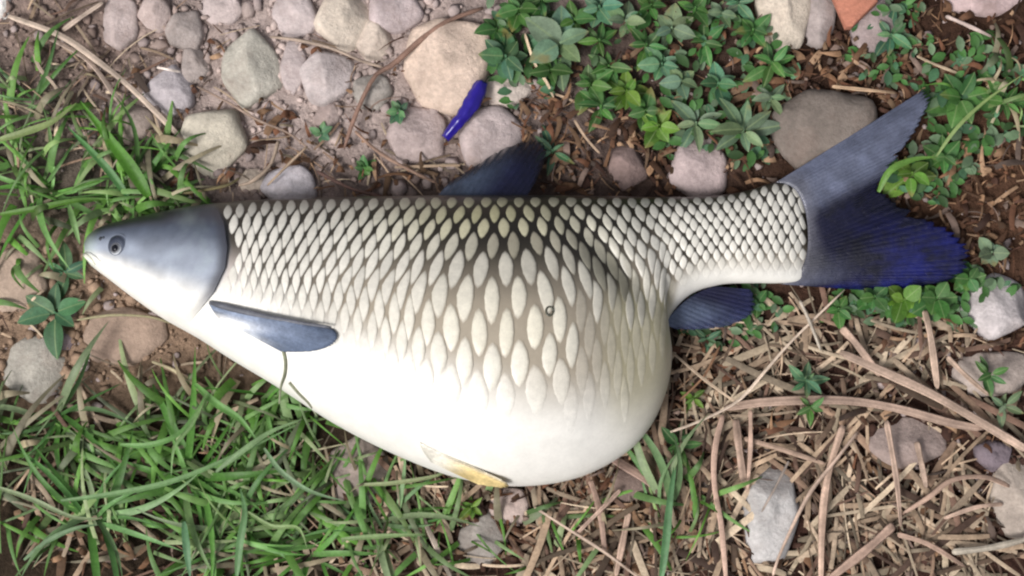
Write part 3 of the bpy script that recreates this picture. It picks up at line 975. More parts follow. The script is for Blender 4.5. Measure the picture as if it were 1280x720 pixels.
md = o.modifiers.new("thick", 'SOLIDIFY'); md.thickness = 0.0012
tag(o, "shiny deep blue curved plastic strip between the tan and mauve stones", "plastic strip")

# ------------------------------------------------------------------ dry stalks that can be told apart
STRAW = [  # polyline px, width px, colour, label, height mm
    ([(10, 20), (75, 44), (122, 76), (166, 112), (232, 178)], 10, (186, 164, 144), "long pale straw running down from the upper left corner", 12),
    ([(55, 44), (108, 74), (140, 114), (158, 142), (174, 184)], 8.5, (180, 156, 138), "pale straw branching below the long one at the upper left", 9),
    ([(78, 38), (100, 22), (130, 2)], 8, (176, 154, 136), "short straw slanting up to the top edge beside the tall mauve slab", 10),
    ([(246, 108), (285, 128), (322, 150), (360, 166), (388, 188)], 4, (178, 154, 138), "thin twig below the pale greenish grey stone", 12),
    ([(384, 183), (360, 206), (334, 232)], 4.5, (188, 164, 140), "short thin twig leaning on the flat lilac white slab", 18),
    ([(348, 176), (338, 206), (316, 226), (298, 232)], 6, (180, 160, 142), "forked pale root end beside the small beige stone", 14),
    ([(604, 10), (560, 26), (528, 48), (492, 80), (468, 96), (446, 140), (430, 186)], 8, (166, 132, 116), "long bent brown root left of the largest tan stone", 14),
    ([(338, 46), (372, 50), (414, 60), (452, 76), (480, 84)], 5.5, (182, 162, 146), "thin pale root between the cream and lilac stones", 14),
    ([(444, 164), (468, 186), (496, 204), (548, 230)], 5.5, (168, 138, 120), "brown twig running to the front of the dorsal fin", 12),
    ([(396, 214), (440, 236), (480, 246)], 5, (120, 92, 84), "dark twig along the fish's back before the dorsal fin", 10),
    ([(656, 42), (668, 78), (684, 104), (692, 122)], 4.5, (214, 186, 148), "bright straw standing in the weeds right of the pale oval stone", 18),
    ([(718, 150), (732, 172), (750, 192)], 4, (178, 148, 118), "thin straw left of the brownish mauve oval stone", 12),
    ([(1146, 70), (1168, 80), (1198, 92)], 5, (212, 184, 146), "bright short straw above the tip of the tail's upper lobe", 14),
    ([(1040, 108), (1080, 112), (1120, 116)], 6, (190, 154, 116), "flat tan straw along the upper edge of the tail lobe", 14),
    ([(1182, 20), (1210, 32), (1240, 46)], 6, (176, 154, 144), "grey straw below the pink slab at the upper right", 10),
    ([(905, 510), (960, 502), (1050, 500), (1120, 510), (1186, 528), (1230, 536)], 14, (172, 142, 122), "broad flat straw lying level across the straw patch at the right", 14),
    ([(1050, 440), (1108, 466), (1164, 492), (1220, 524), (1290, 566)], 15, (184, 154, 132), "broad straw running down to the right edge above the beige stone", 20),
    ([(1052, 410), (1072, 432), (1100, 470)], 12, (182, 150, 128), "broken wide straw piece under the round-leaved weeds", 18),
    ([(838, 540), (880, 524), (924, 500), (958, 462), (992, 424), (1056, 362)], 4.5, (208, 184, 160), "long thin pale straw slanting up toward the tail base", 26),
    ([(842, 442), (880, 474), (924, 506)], 4.5, (200, 172, 140), "thin straw pointing at the rear of the belly", 24),
    ([(900, 432), (880, 470), (850, 500)], 4, (170, 130, 100), "thin brown stem right behind the belly", 16),
    ([(1000, 376), (1012, 402), (1026, 438)], 5, (204, 192, 176), "short whitish grass stem below the tail base", 30),
    ([(904, 518), (894, 560), (893, 606), (902, 660), (908, 730)], 9, (188, 152, 130), "upright straw left of the tall pale grey stone", 18),
    ([(920, 524), (924, 560), (930, 604)], 13, (178, 146, 124), "wide short straw directly above the tall pale grey stone", 14),
    ([(938, 512), (938, 560), (934, 616)], 7, (182, 148, 126), "narrow upright straw right of the wide short one", 16),
    ([(986, 576), (972, 604), (952, 640)], 4, (196, 180, 168), "thin pale stem lying over the tall grey stone", 46),
    ([(1072, 540), (1044, 576), (1010, 620), (976, 690), (966, 720)], 5.5, (190, 160, 138), "thin straw slanting past the right side of the tall grey stone", 24),
    ([(1054, 532), (1036, 590), (1028, 650), (1026, 730)], 12, (190, 156, 132), "wide upright straw right of the tall grey stone", 20),
    ([(1108, 526), (1116, 570), (1122, 610), (1126, 658)], 9, (188, 156, 134), "upright straw over the flat mauve stone", 22),
    ([(1146, 552), (1152, 580), (1158, 610)], 9, (182, 152, 130), "short upright straw at the right of the flat mauve stone", 18),
    ([(930, 548), (972, 560), (1032, 580)], 8, (178, 146, 122), "straw lying level under the broad flat one", 12),
    ([(1262, 608), (1230, 596), (1190, 600), (1160, 622), (1128, 642)], 8.5, (176, 142, 120), "curved straw left of the beige stone at the right edge", 18),
    ([(1118, 656), (1082, 688), (1036, 724)], 14, (168, 136, 116), "broad brown straw slanting to the bottom edge", 14),
    ([(1122, 668), (1160, 680), (1206, 708)], 8, (176, 142, 120), "straw slanting down near the lower right corner", 14),
    ([(1156, 388), (1164, 424), (1172, 486)], 12, (188, 158, 134), "upright straw growing out under the round-leaved weeds", 22),
    ([(1184, 446), (1208, 470), (1236, 494)], 8, (182, 152, 128), "straw over the grey beige stone at the right", 22),
    ([(1180, 648), (1220, 634), (1254, 630)], 7, (180, 148, 126), "level straw touching the beige stone's lower left", 12),
    ([(524, 638), (542, 676), (566, 728)], 8, (176, 158, 140), "pale flattened straw below the pelvic fin near the bottom edge", 16),
    ([(668, 634), (708, 660), (758, 692), (808, 730)], 4.5, (184, 158, 136), "thin straw slanting to the bottom edge below the belly", 16),
    ([(738, 600), (750, 640), (756, 690)], 10, (172, 138, 118), "wide upright straw below the right part of the belly", 14),
    ([(776, 612), (748, 640), (720, 668)], 7, (176, 144, 124), "short straw crossing the wide upright one below the belly", 20),
    ([(764, 572), (800, 594), (838, 622)], 15, (160, 128, 112), "broad mauve brown dry blade right of the belly bottom", 12),
    ([(786, 640), (778, 680), (770, 720)], 10, (178, 146, 124), "wide straw standing at the bottom edge below the belly", 14),
    ([(1190, 690), (1240, 684), (1290, 672)], 10, (170, 158, 140), "pale greyish blade in the lower right corner", 16),
    ([(96, 400), (140, 394), (186, 396), (214, 404)], 4, (186, 178, 140), "thin yellowish stem touching the fish's throat", 10),
    ([(190, 452), (216, 462), (238, 478), (262, 500)], 5, (188, 176, 142), "curved yellowish stem below the throat", 12),
    ([(0, 126), (26, 132), (56, 146)], 4, (170, 158, 130), "thin pale stem at the left edge above the grass", 18),
    ([(42, 66), (50, 86), (66, 104), (82, 130)], 6, (160, 140, 118), "bent straw beside the grass at the upper left", 10),
    ([(196, 84), (226, 90)], 4, (208, 192, 180), "small white straw bit on the lilac angular stone", 24),
    ([(188, 246), (240, 240), (282, 232), (300, 222)], 5, (128, 118, 84), "greenish brown stem above the head", 14),
]


def ribbon_rows(pl, width, z0, arch, seed, n=18, sides=6, flat=0.42, lift=None):
    rg = random.Random(seed)
    pl = np.array(pl, float)
    t = np.linspace(0, len(pl) - 1, n)
    c = CR(pl, t)
    ph = rg.uniform(0, 6)
    z = z0 + arch * np.sin(np.linspace(0, math.pi, n)) + 0.0008 * np.sin(np.linspace(0, 9, n) + ph)
    p = P(c[:, 0], c[:, 1], z)
    w = width * K * 0.43 * np.interp(np.linspace(0, 1, n), [0, 0.05, 0.5, 0.93, 1], [0.55, 0.95, 1.0, 0.8, 0.3])
    w = w * (1 + 0.10 * np.sin(np.linspace(0, 11, n) + ph * 2))
    return p, w


def fibre(nv, sides, col, seed):
    """fibre tones that run along a stalk, with darker joints"""
    rg = np.random.default_rng(seed)
    a = rg.uniform(.72, 1.2, sides)
    b = 1 + 0.14 * np.sin(np.arange(nv // sides) * rg.uniform(.5, 1.1) + rg.uniform(0, 6))
    return np.array([col * a[k % sides] * b[k // sides] for k in range(nv)])


def split_straw(p, w, col, seed):
    """a dry flattened culm: a shallow grooved strip with thickness"""
    rg = np.random.default_rng(seed)
    across = np.linspace(-1, 1, 7)
    hgt = np.array([0, .16, .06, .2, .08, .15, 0]) * rg.uniform(.6, 1.2)
    n = len(p)
    tw = rg.uniform(-.5, .5) + 0.5 * np.sin(np.linspace(0, 3, n) + rg.uniform(0, 6))
    vs = []
    for i in range(n):
        d = p[min(i + 1, n - 1)] - p[max(i - 1, 0)]; d /= np.linalg.norm(d)
        s = np.cross(d, (0, 0, 1)); s /= np.linalg.norm(s)
        s = s * math.cos(tw[i] * .6) + np.array([0, 0, 1]) * math.sin(tw[i] * .6)
        up = np.cross(s, d)
        for a, h in zip(across, hgt):
            vs.append(p[i] + s * a * w[i] + up * h * w[i])
        for a in across[::-1][1:-1]:
            vs.append(p[i] + s * a * w[i] - up * 0.10 * w[i])
    m = 12
    fs = []
    for i in range(n - 1):
        for k in range(m):
            b = (k + 1) % m
            fs.append((i * m + k, (i + 1) * m + k, (i + 1) * m + b, i * m + b))
    fs += [tuple(range(m)), tuple(range((n - 1) * m, n * m))[::-1]]
    return vs, fs, fibre(len(vs), m, col, seed)


for i, (pl, wd, col, lab, hz) in enumerate(STRAW):
    p, w = ribbon_rows(pl, wd, hz / 1000 * 0.8, 0.004, i)
    ctr = np.array([p[:, 0].mean(), p[:, 1].mean(), 0.0])
    nm = "root" if "root" in lab else ("twig" if "twig" in lab else ("dry_stalk" if "stem" in lab else "straw"))
    if nm == "straw":
        vs, fs, cs = split_straw(p - ctr, w, desat(lin(*col), .22) * 1.08, i)
    else:
        vs, fs = tube(p - ctr, w, 7, 0.7)
        cs = fibre(len(vs), 7, np.array(lin(*col)) * 0.72, i)
    o = link(nm, mesh_from(nm, vs, fs, cs), M_STRAW, None, ctr)
    tag(o, lab, nm.replace("_", " "), "dry stalks scattered around the fish")

# thin strand that hangs over the belly beside the pectoral fin
for pl, lab, nm in (([(354, 438), (357, 452), (356, 468), (351, 484), (349, 505)], "thin grey green grass strand hanging from the pectoral fin over the belly", "grass_strand"),
                    ([(362, 478), (374, 492), (386, 504), (396, 520)], "short thin strand on the belly's lower edge below the pectoral fin", "grass_strand")):
    q = []
    for x, y in CR(np.array(pl, float), np.linspace(0, len(pl) - 1, 14)):
        u, v = find_uv(np.array([x]), np.array([y]))
        b = body_pt(u, v, 0.0012)[0]
        if not in_fish(x, y):
            b = P(x, y, 0.04)
        q.append(b)
    q = np.array(q); ctr = q[7].copy()
    vs, fs = tube(q - ctr, np.interp(np.linspace(0, 1, 14), [0, .5, 1], [0.0014, 0.0013, 0.0006]), 6, 0.6)
    o = link(nm, mesh_from(nm, vs, fs, fibre(len(vs), 6, np.array(lin(146, 150, 124)) * 0.7, 5)), M_STRAW, None, ctr)
    tag(o, lab, "grass strand", "grass strands on the belly")


# ------------------------------------------------------------------ leaves
def leaf_mesh(name, ratio, power, fold, droop, n=9, m=5, wavy=0.0):
    vs = []
    for i in range(n):
        t = i / (n - 1)
        wdt = ratio * 0.5 * (math.sin(math.pi * min(1, t ** power * 0.97 + 0.03)) ** 0.8)
        for j in range(m):
            a = (j / (m - 1) - 0.5) * 2
            z = fold * abs(a) * wdt - droop * t * t + 0.12 * t + wavy * math.sin(t * 9 + a * 2) * abs(a)
            vs.append((a * wdt, t, z))
    return mesh_from(name, vs, grid_faces(n, m, flip=True))


LEAF = {"lance": leaf_mesh("leaf_lance", 0.42, 0.85, 0.35, 0.28), "oval": leaf_mesh("leaf_oval", 0.62, 0.8, 0.25, 0.25),
        "round": leaf_mesh("leaf_round", 0.82, 0.9, 0.12, 0.18), "tooth": leaf_mesh("leaf_tooth", 0.34, 0.75, 0.45, 0.35, wavy=0.02)}
for m_ in LEAF.values():
    m_.materials.append(M_FOLIAGE)


def weed(px, py, n, size, kind, col, label, group, seed, height=14, tilt=(5, 35), arc=(0, 360), cat="weed", spread=0.16, name="weed"):
    rg = random.Random(seed)
    b = P(px, py, 0.004)
    root = link(name, None, None, None, (b[0], b[1], gz(b[0], b[1])))
    tag(root, label, cat, group)
    hz = height / 1000
    vs, fs = tube([(0, 0, -0.004), (0.0006, 0.0004, hz * 0.5), (0, 0.001, hz)], [0.0016, 0.0014, 0.0010], 6)
    st = link("stem", mesh_from("stem", vs, fs), M_LEAF, root)
    cb = np.array(lin(*col))
    st.color = (*(cb * 0.8), 1)
    for i in range(n):
        lv = 0.35 + 0.65 * (i % 3) / 2
        az = R(arc[0] + (arc[1] - arc[0]) * ((i + rg.uniform(-.3, .3)) / n))
        L = size * K * rg.uniform(0.55, 1.1) * (1.1 - 0.25 * lv)
        d = rg.uniform(0, spread) * L
        o = link("leaf", LEAF[kind], None, root, (-math.sin(az) * d, math.cos(az) * d, hz * lv + rg.uniform(-.001, .002)))
        o.rotation_euler = Matrix.Rotation(az, 3, 'Z').to_euler()
        o.rotation_euler = (Matrix.Rotation(az, 3, 'Z') @ Matrix.Rotation(R(rg.uniform(*tilt)), 3, 'X') @ Matrix.Rotation(R(rg.uniform(-22, 22)), 3, 'Y')).to_euler()
        o.scale = (L * rg.uniform(.85, 1.15), L, L)
        g = rg.uniform(0.42, 0.95)
        o.color = (cb[0] * g * rg.uniform(.85, 1.2), cb[1] * g, cb[2] * g * rg.uniform(.8, 1.25), 1)
    return root


GREEN, BLUEG, PALE, YELL = (84, 134, 68), (92, 138, 100), (124, 152, 116), (108, 150, 56)
GW = "low weeds growing round the fish"
GMAT = "weeds of the green mat above the back"
WEEDS = [
    (926, 168, 8, 46, "lance", PALE, "rosette of pointed pale leaves above the rear back, over the pinkish stone", GW, (4, 26), 20),
    (868, 158, 7, 44, "lance", PALE, "weed with long pale leaves left of the pointed rosette above the back", GW, (4, 24), 18),
    (822, 160, 7, 32, "oval", YELL, "yellow green small-leaved weed between oval stone and pointed rosettes", GW, (5, 30), 16),
    (962, 84, 9, 36, "lance", GREEN, "dark green rosette right under the long smooth cream stone", GW, (5, 35), 20),
    (690, 192, 6, 34, "tooth", BLUEG, "grey green drooping weed beside the tip of the dorsal fin", GW, (0, 14), 14),
    (500, 142, 8, 20, "oval", BLUEG, "small blue green seedling left of the blue plastic strip", GW, (8, 35), 14),
    (456, 212, 7, 18, "oval", GREEN, "tiny dark green seedling left of the dorsal fin", GW, (8, 35), 10),
    (402, 168, 6, 18, "oval", BLUEG, "tiny seedling beside the dull mauve stone before the back", GW, (8, 35), 10),
    (1112, 46, 8, 36, "lance", BLUEG, "blue green weed between the orange shard and the pink slab", GW, (5, 30), 16),
    (1196, 126, 9, 40, "oval", GREEN, "green weed at the right edge above the tail tip", GW, (5, 28), 16),
    (1252, 132, 8, 42, "lance", GREEN, "weed with long leaves cut by the right edge above the tail", GW, (5, 28), 16),
    (1134, 222, 8, 34, "oval", YELL, "bright green weed filling the fork between the tail lobes", GW, (5, 24), 26),
    (1176, 200, 8, 32, "oval", GREEN, "green weed between the tail fork and the right edge", GW, (5, 28), 20),
    (1088, 374, 8, 24, "round", GREEN, "round-leaved weed below the lower tail lobe, nearest to the tail base", GW, (5, 30), 24),
    (1124, 378, 9, 28, "round", YELL, "bright round-leaved weed below the middle of the lower tail lobe", GW, (5, 30), 24),
    (1164, 376, 9, 28, "round", GREEN, "round-leaved weed below the tip of the lower tail lobe", GW, (5, 30), 24),
    (1206, 352, 9, 28, "round", GREEN, "round-leaved weed left of the pale grey stone at the right edge", GW, (5, 30), 20),
    (1236, 318, 7, 24, "round", PALE, "pale small-leaved weed right of the tail tip", GW, (5, 30), 14),
    (908, 376, 9, 28, "oval", BLUEG, "blue green weed directly behind the anal fin", GW, (5, 30), 14),
    (946, 380, 8, 24, "oval", GREEN, "green weed under the tail stalk right of the anal fin", GW, (5, 30), 12),
    (884, 424, 6, 22, "lance", BLUEG, "dark small weed below the anal fin", GW, (5, 30), 10),
    (1004, 478, 8, 28, "lance", BLUEG, "blue green weed poking through the straw right of the belly", GW, (5, 30), 24),
    (1010, 510, 6, 22, "lance", GREEN, "green sprig on the broad level straw", GW, (5, 30), 26),
    (1250, 508, 6, 28, "lance", PALE, "pale sprig at the right edge over the broad straw", GW, (5, 30), 22),
    (1230, 470, 6, 30, "lance", GREEN, "green sprig growing over the grey beige stone at the right edge", GW, (5, 30), 24),
    (1046, 388, 8, 26, "oval", GREEN, "small green weed just below the tail base's lower corner", GW, (5, 30), 12),
    (866, 498, 6, 22, "lance", YELL, "small yellowish sprig right of the belly's rear", GW, (5, 30), 16),
    (846, 556, 7, 30, "lance", GREEN, "green weed right of the lower belly curve", GW, (5, 30), 14),
    (590, 634, 6, 26, "lance", YELL, "bright green sprig below the pelvic fin", GW, (5, 35), 20),
    (84, 342, 6, 40, "lance", BLUEG, "grey green leafy weed at the tip of the snout", GW, (0, 14), 12),
    (70, 392, 6, 50, "oval", BLUEG, "dull green broad-leaved weed under the snout", GW, (0, 10), 8),
    (632, 76, 8, 40, "oval", BLUEG, "blue green weed leaning on the largest tan stone's right side", GW, (5, 28), 20),
    (700, 60, 6, 60, "oval", PALE, "weed with broad pale leaves above the bright straw in the mat", GW, (3, 18), 22),
    (782, 118, 8, 34, "oval", YELL, "bright weed at the lower edge of the green mat", GW, (5, 28), 18),
]
for i, (x, y, n, s, kd, col, lab, grp, tl, hh) in enumerate(WEEDS):
    weed(x, y, n, s, kd, col, lab, grp, 100 + i, hh, tl)
MAT = [
    (648, 18, "weed at the top edge just right of the largest tan stone's upper end"),
    (676, 6, "lance-leaved weed cut by the top edge above the broad pale leaves"),
    (718, 28, "weed right behind the broad pale leaves near the top edge"),
    (748, 14, "weed with blue green leaves at the top edge over the middle of the back"),
    (748, 56, "lance-leaved weed in the middle of the mat, right of the broad pale leaves"),
    (782, 30, "pale oval-leaved weed in the mat just below the top edge"),
    (812, 12, "oval-leaved weed at the top edge above the mat's thickest part"),
    (806, 62, "weed in the thickest part of the mat, halfway down"),
    (838, 40, "pale weed in the upper right half of the mat"),
    (866, 18, "weed near the top edge in the right third of the mat"),
    (760, 86, "lance-leaved weed low in the mat above its bright lower weed"),
    (826, 84, "blue green weed low in the mat, up from the yellow green one"),
    (736, 110, "green oval-leaved weed at the mat's lower left over brown litter"),
    (880, 56, "lance-leaved weed left of the dark green rosette in the mat"),
    (900, 20, "pale weed left of the long smooth cream stone"),
    (938, 44, "weed touching the lower left side of the long smooth cream stone"),
    (806, 142, "green weed just above the brownish mauve oval stone's right side"),
    (750, 138, "lance-leaved weed just above the brownish mauve oval stone's left side"),
    (850, 104, "pale weed above the long pale-leaved weed, at the mat's lower right"),
    (920, 6, "blue green weed at the top edge beside the smooth cream stone"),
    (688, 92, "green weed growing behind the bright standing straw"),
    (620, 40, "weed hanging over the upper right side of the largest tan stone"),
    (960, 128, "pale weed left of the large grey brown stone behind the tail"),
    (896, 108, "blue green weed directly above the pointed pale rosette"),
]
for i, (x, y, lab) in enumerate(MAT):
    weed(x, y, 7, 32, "lance" if ("lance" in lab or (i % 3 == 1 and "oval" not in lab)) else "oval",
         PALE if "pale" in lab.split(" ")[0] else (BLUEG if "blue green" in lab else (GREEN if i % 2 else (80, 126, 60))),
         lab, GMAT, 300 + i, random.uniform(10, 24), (2, 32))


# ------------------------------------------------------------------ grass
def blade_mesh(name, ratio, arch, bend, fold=0.5, n=10):
    vs = []
    for i in range(n):
        t = i / (n - 1)
        w = ratio * 0.5 * (min(1, 0.55 + t * 2.2)) * (1 - max(0, (t - 0.35) / 0.65) ** 1.7) + 0.0006
        z = arch * math.sin(math.pi * min(1, t * 0.92)) + 0.05 * t
        x = bend * t * t
        for a in (-1, 0, 1):
            vs.append((x + a * w, t, z + fold * w * abs(a)))
    me = mesh_from(name, vs, grid_faces(n, 3, flip=True))
    me.materials.append(M_LEAF)
    return me


BLADES = [blade_mesh("blade", r, a, b) for r, a, b in ((.045, .22, .10), (.055, .30, -.15), (.038, .16, .22), (.06, .26, -.06), (.05, .14, -.28), (.042, .34, .05))]
BROAD = blade_mesh("broad_blade", 0.17, 0.20, 0.03, 0.25)


def tuft(px, py, n, size, label, seed, cols, arc=(0, 360), wide=1.0):
    rg = random.Random(seed)
    b = P(px, py, 0.0)
    root = link("grass_tuft", None, None, None, (b[0], b[1], gz(b[0], b[1])))
    tag(root, label, "grass tuft", "grass tufts around the fish")
    for i in range(n):
        az = R(rg.uniform(*arc))
        L = size * K * rg.uniform(.55, 1.25)
        o = link("blade", rg.choice(BLADES), None, root, (rg.uniform(-.006, .006), rg.uniform(-.006, .006), rg.uniform(0, .004)))
        o.rotation_euler = (Matrix.Rotation(az, 3, 'Z') @ Matrix.Rotation(R(rg.uniform(-4, 14)), 3, 'X') @ Matrix.Rotation(R(rg.uniform(-35, 35)), 3, 'Y')).to_euler()
        o.scale = (L * wide, L, L * rg.uniform(.6, 1.1))
        c = desat(lin(*rg.choice(cols)), .08) * rg.uniform(.6, 1.2)
        o.color = (*c, 1)


GC1 = [(84, 138, 50), (96, 150, 62), (72, 126, 42), (108, 156, 80), (120, 154, 92)]
GC2 = [(96, 140, 78), (84, 132, 66), (118, 152, 100), (132, 152, 110), (80, 130, 52)]
TUFTS = [
    (170, 236, 20, 90, "bright grass tuft above the head beside the broad blade", GC1, (0, 360)),
    (60, 236, 18, 100, "grass tuft at the left edge above the snout", GC1, (0, 360)),
    (40, 130, 12, 70, "small dark grass tuft at the left edge below the long pale straw", GC2, (0, 360)),
    (240, 600, 26, 130, "large bright grass tuft in the lower left", GC1, (0, 360)),
    (70, 520, 18, 100, "grass tuft at the left edge below the flat stone", GC2, (0, 360)),
    (120, 650, 22, 120, "grey green grass tuft near the lower left corner", GC2, (0, 360)),
    (330, 500, 18, 90, "grass tuft under the belly edge below the pectoral fin", GC1, (20, 330)),
    (390, 690, 18, 90, "vivid grass tuft at the bottom edge left of the grey stone", GC1, (0, 360)),
    (480, 660, 16, 100, "pale grass tuft below the front belly near the bottom edge", GC2, (0, 360)),
    (830, 640, 10, 110, "blue green grass tuft standing upright near the bottom edge", GC2, (-30, 40)),
    (300, 660, 18, 100, "grass tuft between the large bright one and the bottom edge", GC2, (0, 360)),
]
for i, (x, y, n, s, lab, cols, arc) in enumerate(TUFTS):
    tuft(x, y, int(n * .7), s * 1.1, lab, 500 + i, cols, arc, 1.3)


def blade_on(pl, width, col, label, hz, seed, name="long_grass"):
    p, w = ribbon_rows(pl, width, hz / 1000, 0.006, seed, 20)
    w = width * K * 0.40 * np.interp(np.linspace(0, 1, 20), [0, .2, .45, .75, 1], [.45, .9, 1, .6, .03])
    ctr = np.array([p[:, 0].mean(), p[:, 1].mean(), 0])
    vs = []
    for i in range(20):
        d = p[min(i + 1, 19)] - p[max(i - 1, 0)]; d /= np.linalg.norm(d)
        s = np.cross(d, (0, 0, 1)); s /= np.linalg.norm(s)
        for a in (-1, -0.5, 0, 0.5, 1):
            vs.append(p[i] + s * a * w[i] + np.array([0, 0, abs(a) * w[i] * 0.4]) - ctr)
    o = link(name, mesh_from(name, vs, grid_faces(20, 5, flip=True)), M_LEAF, None, ctr)
    o.color = (*[a * 0.8 for a in lin(col[0] - 8, col[1], col[2] - 14)], 1)
    tag(o, label, "grass blade", "single long grass blades", "thing")


for i, b in enumerate([
    ([(186, 246), (168, 216), (140, 178), (100, 126)], 22, (92, 136, 58), "broad bright green blade leaning up-left above the head", 22),
    ([(160, 246), (130, 206), (84, 158)], 13, (96, 138, 92), "bluish broad blade left of the brightest one above the head", 16),
    ([(-6, 176), (30, 166), (66, 152), (96, 128)], 12, (150, 160, 116), "pale yellowish blade at the left edge pointing up right", 20),
    ([(76, 626), (150, 616), (220, 600), (296, 568), (376, 528)], 9, (128, 158, 116), "longest green blade sweeping up toward the belly in the lower left", 34),
    ([(270, 590), (300, 566), (338, 540), (378, 524)], 9, (138, 160, 126), "pale blade just under the front belly edge", 40),
    ([(150, 556), (188, 556), (226, 540), (258, 494)], 9, (122, 160, 104), "curved light blade arching in the lower left grass", 40),
    ([(258, 492), (240, 530), (218, 560), (214, 596)], 7, (136, 164, 116), "narrow light blade dropping from the arch", 38),
    ([(244, 480), (270, 504), (300, 524), (322, 552)], 12, (112, 152, 92), "short wide blade below the throat", 30),
    ([(-6, 608), (40, 624), (90, 646), (130, 648)], 8, (148, 156, 130), "pale blade entering from the left edge low down", 30),
    ([(30, 700), (60, 676), (96, 660), (124, 656)], 8, (128, 150, 124), "grey blade rising from the lower left corner", 24),
    ([(330, 560), (352, 590), (388, 614), (430, 626)], 8, (136, 158, 132), "arched grey green blade left of the mauve brown stone", 36),
    ([(296, 720), (300, 680), (306, 640), (300, 610)], 12, (116, 148, 112), "upright blue green blade at the bottom edge of the lower left grass", 26),
    ([(310, 640), (340, 658), (372, 660), (384, 686)], 7, (150, 168, 124), "light thin blade curling above the vivid tuft", 34),
    ([(446, 606), (490, 604), (540, 596), (562, 588)], 7, (160, 164, 132), "pale yellow green blade below the front belly", 24),
    ([(426, 674), (480, 670), (534, 668)], 8, (140, 158, 118), "level green blade left of the pale flattened straw", 24),
    ([(826, 726), (832, 680), (838, 620), (848, 560)], 13, (104, 140, 108), "tall blue green blade right of the lower belly near the bottom", 22),
    ([(1170, 196), (1196, 160), (1232, 126), (1280, 92)], 6, (160, 176, 124), "thin light blade slanting to the right edge above the tail", 34),
    ([(1098, 240), (1112, 214), (1140, 200), (1172, 196)], 11, (116, 150, 82), "curved green blade lying over the tail fork", 36),
    ([(86, 256), (94, 284), (100, 306)], 10, (130, 160, 110), "short pointed blade just before the snout", 34),
    ([(230, 652), (234, 690), (238, 724)], 12, (112, 146, 120), "short upright blade at the bottom edge in the lower left", 28),
    ([(0, 268), (40, 262), (100, 250), (150, 250)], 10, (96, 130, 62), "dark green blade lying level above the snout", 16),
]):
    blade_on(*b, 900 + i)

# ------------------------------------------------------------------ uncountable small stuff
# gravel and crumbs of soil
ICO = []
t_ = (1 + 5 ** .5) / 2
ICO_V = np.array([(-1, t_, 0), (1, t_, 0), (-1, -t_, 0), (1, -t_, 0), (0, -1, t_), (0, 1, t_), (0, -1, -t_), (0, 1, -t_), (t_, 0, -1), (t_, 0, 1), (-t_, 0, -1), (-t_, 0, 1)]) / math.sqrt(1 + t_ * t_)
ICO_F = [(0, 11, 5), (0, 5, 1), (0, 1, 7), (0, 7, 10), (0, 10, 11), (1, 5, 9), (5, 11, 4), (11, 10, 2), (10, 7, 6), (7, 1, 8), (3, 9, 4), (3, 4, 2), (3, 2, 6), (3, 6, 8), (3, 8, 9), (4, 9, 5), (2, 4, 11), (6, 2, 10), (8, 6, 7), (9, 8, 1)]


def rnd_px(cx, cy, rx, ry):
    while True:
        a, b = random.uniform(-1, 1), random.uniform(-1, 1)
        if a * a + b * b < 1:
            return cx + a * rx, cy + b * ry


grav = Batch()
for cx, cy, rx, ry, n, s0, s1 in ((380, 110, 320, 150, 560, 1.4, 11), (120, 90, 140, 110, 300, 1.5, 8), (110, 400, 160, 110, 500, 1.2, 9), (700, 360, 780, 480, 2600, 1.0, 5), (1130, 200, 200, 220, 350, 1.5, 8), (1100, 560, 250, 160, 400, 2, 11)):
    for _ in range(n):
        x, y = rnd_px(cx, cy, rx, ry)
        if in_fish(x, y) or on_stone(x, y): continue
        s = (s0 + (s1 - s0) * random.random() ** 3) * K
        p = P(x, y, 0.0)
        z = gz(p[0], p[1])
        v = ICO_V * (1 + rng.uniform(-.28, .28, (12, 1))) * np.array([s * random.uniform(.7, 1.3), s * random.uniform(.7, 1.3), s * .42])
        c = soil_col(np.array(x), np.array(y)) * random.uniform(0.75, 1.3)
        if random.random() < (0.45 if cx == 380 else 0.2):
            c = np.array(lin(180, 164, 160)) * random.uniform(.5, .9)
        grav.add([tuple(q) for q in v + np.array([p[0], p[1], z + s * 0.1])], ICO_F, c)
for x0, x1, y0, y1, *_ in STONES:
    for _ in range(20):
        a = random.uniform(0, 6.3); q = random.uniform(.98, 1.15)
        x, y = (x0 + x1) / 2 + math.cos(a) * (x1 - x0) / 2 * q, (y0 + y1) / 2 + math.sin(a) * (y1 - y0) / 2 * q
        if in_fish(x, y): continue
        s = (1.2 + 5 * random.random() ** 2) * K
        p = P(x, y, 0.0)
        v = ICO_V * (1 + rng.uniform(-.28, .28, (12, 1))) * np.array([s * random.uniform(.7, 1.5), s * random.uniform(.7, 1.5), s * .55])
        c = soil_col(np.array(x), np.array(y)) * random.uniform(0.7, 1.15)
        grav.add([tuple(q_) for q_ in v + np.array([p[0], p[1], gz(p[0], p[1]) + 0.001])], ICO_F, c)
grav.build("gravel", M_PEBBLE, "fine gravel and soil crumbs strewn over the ground", "gravel")


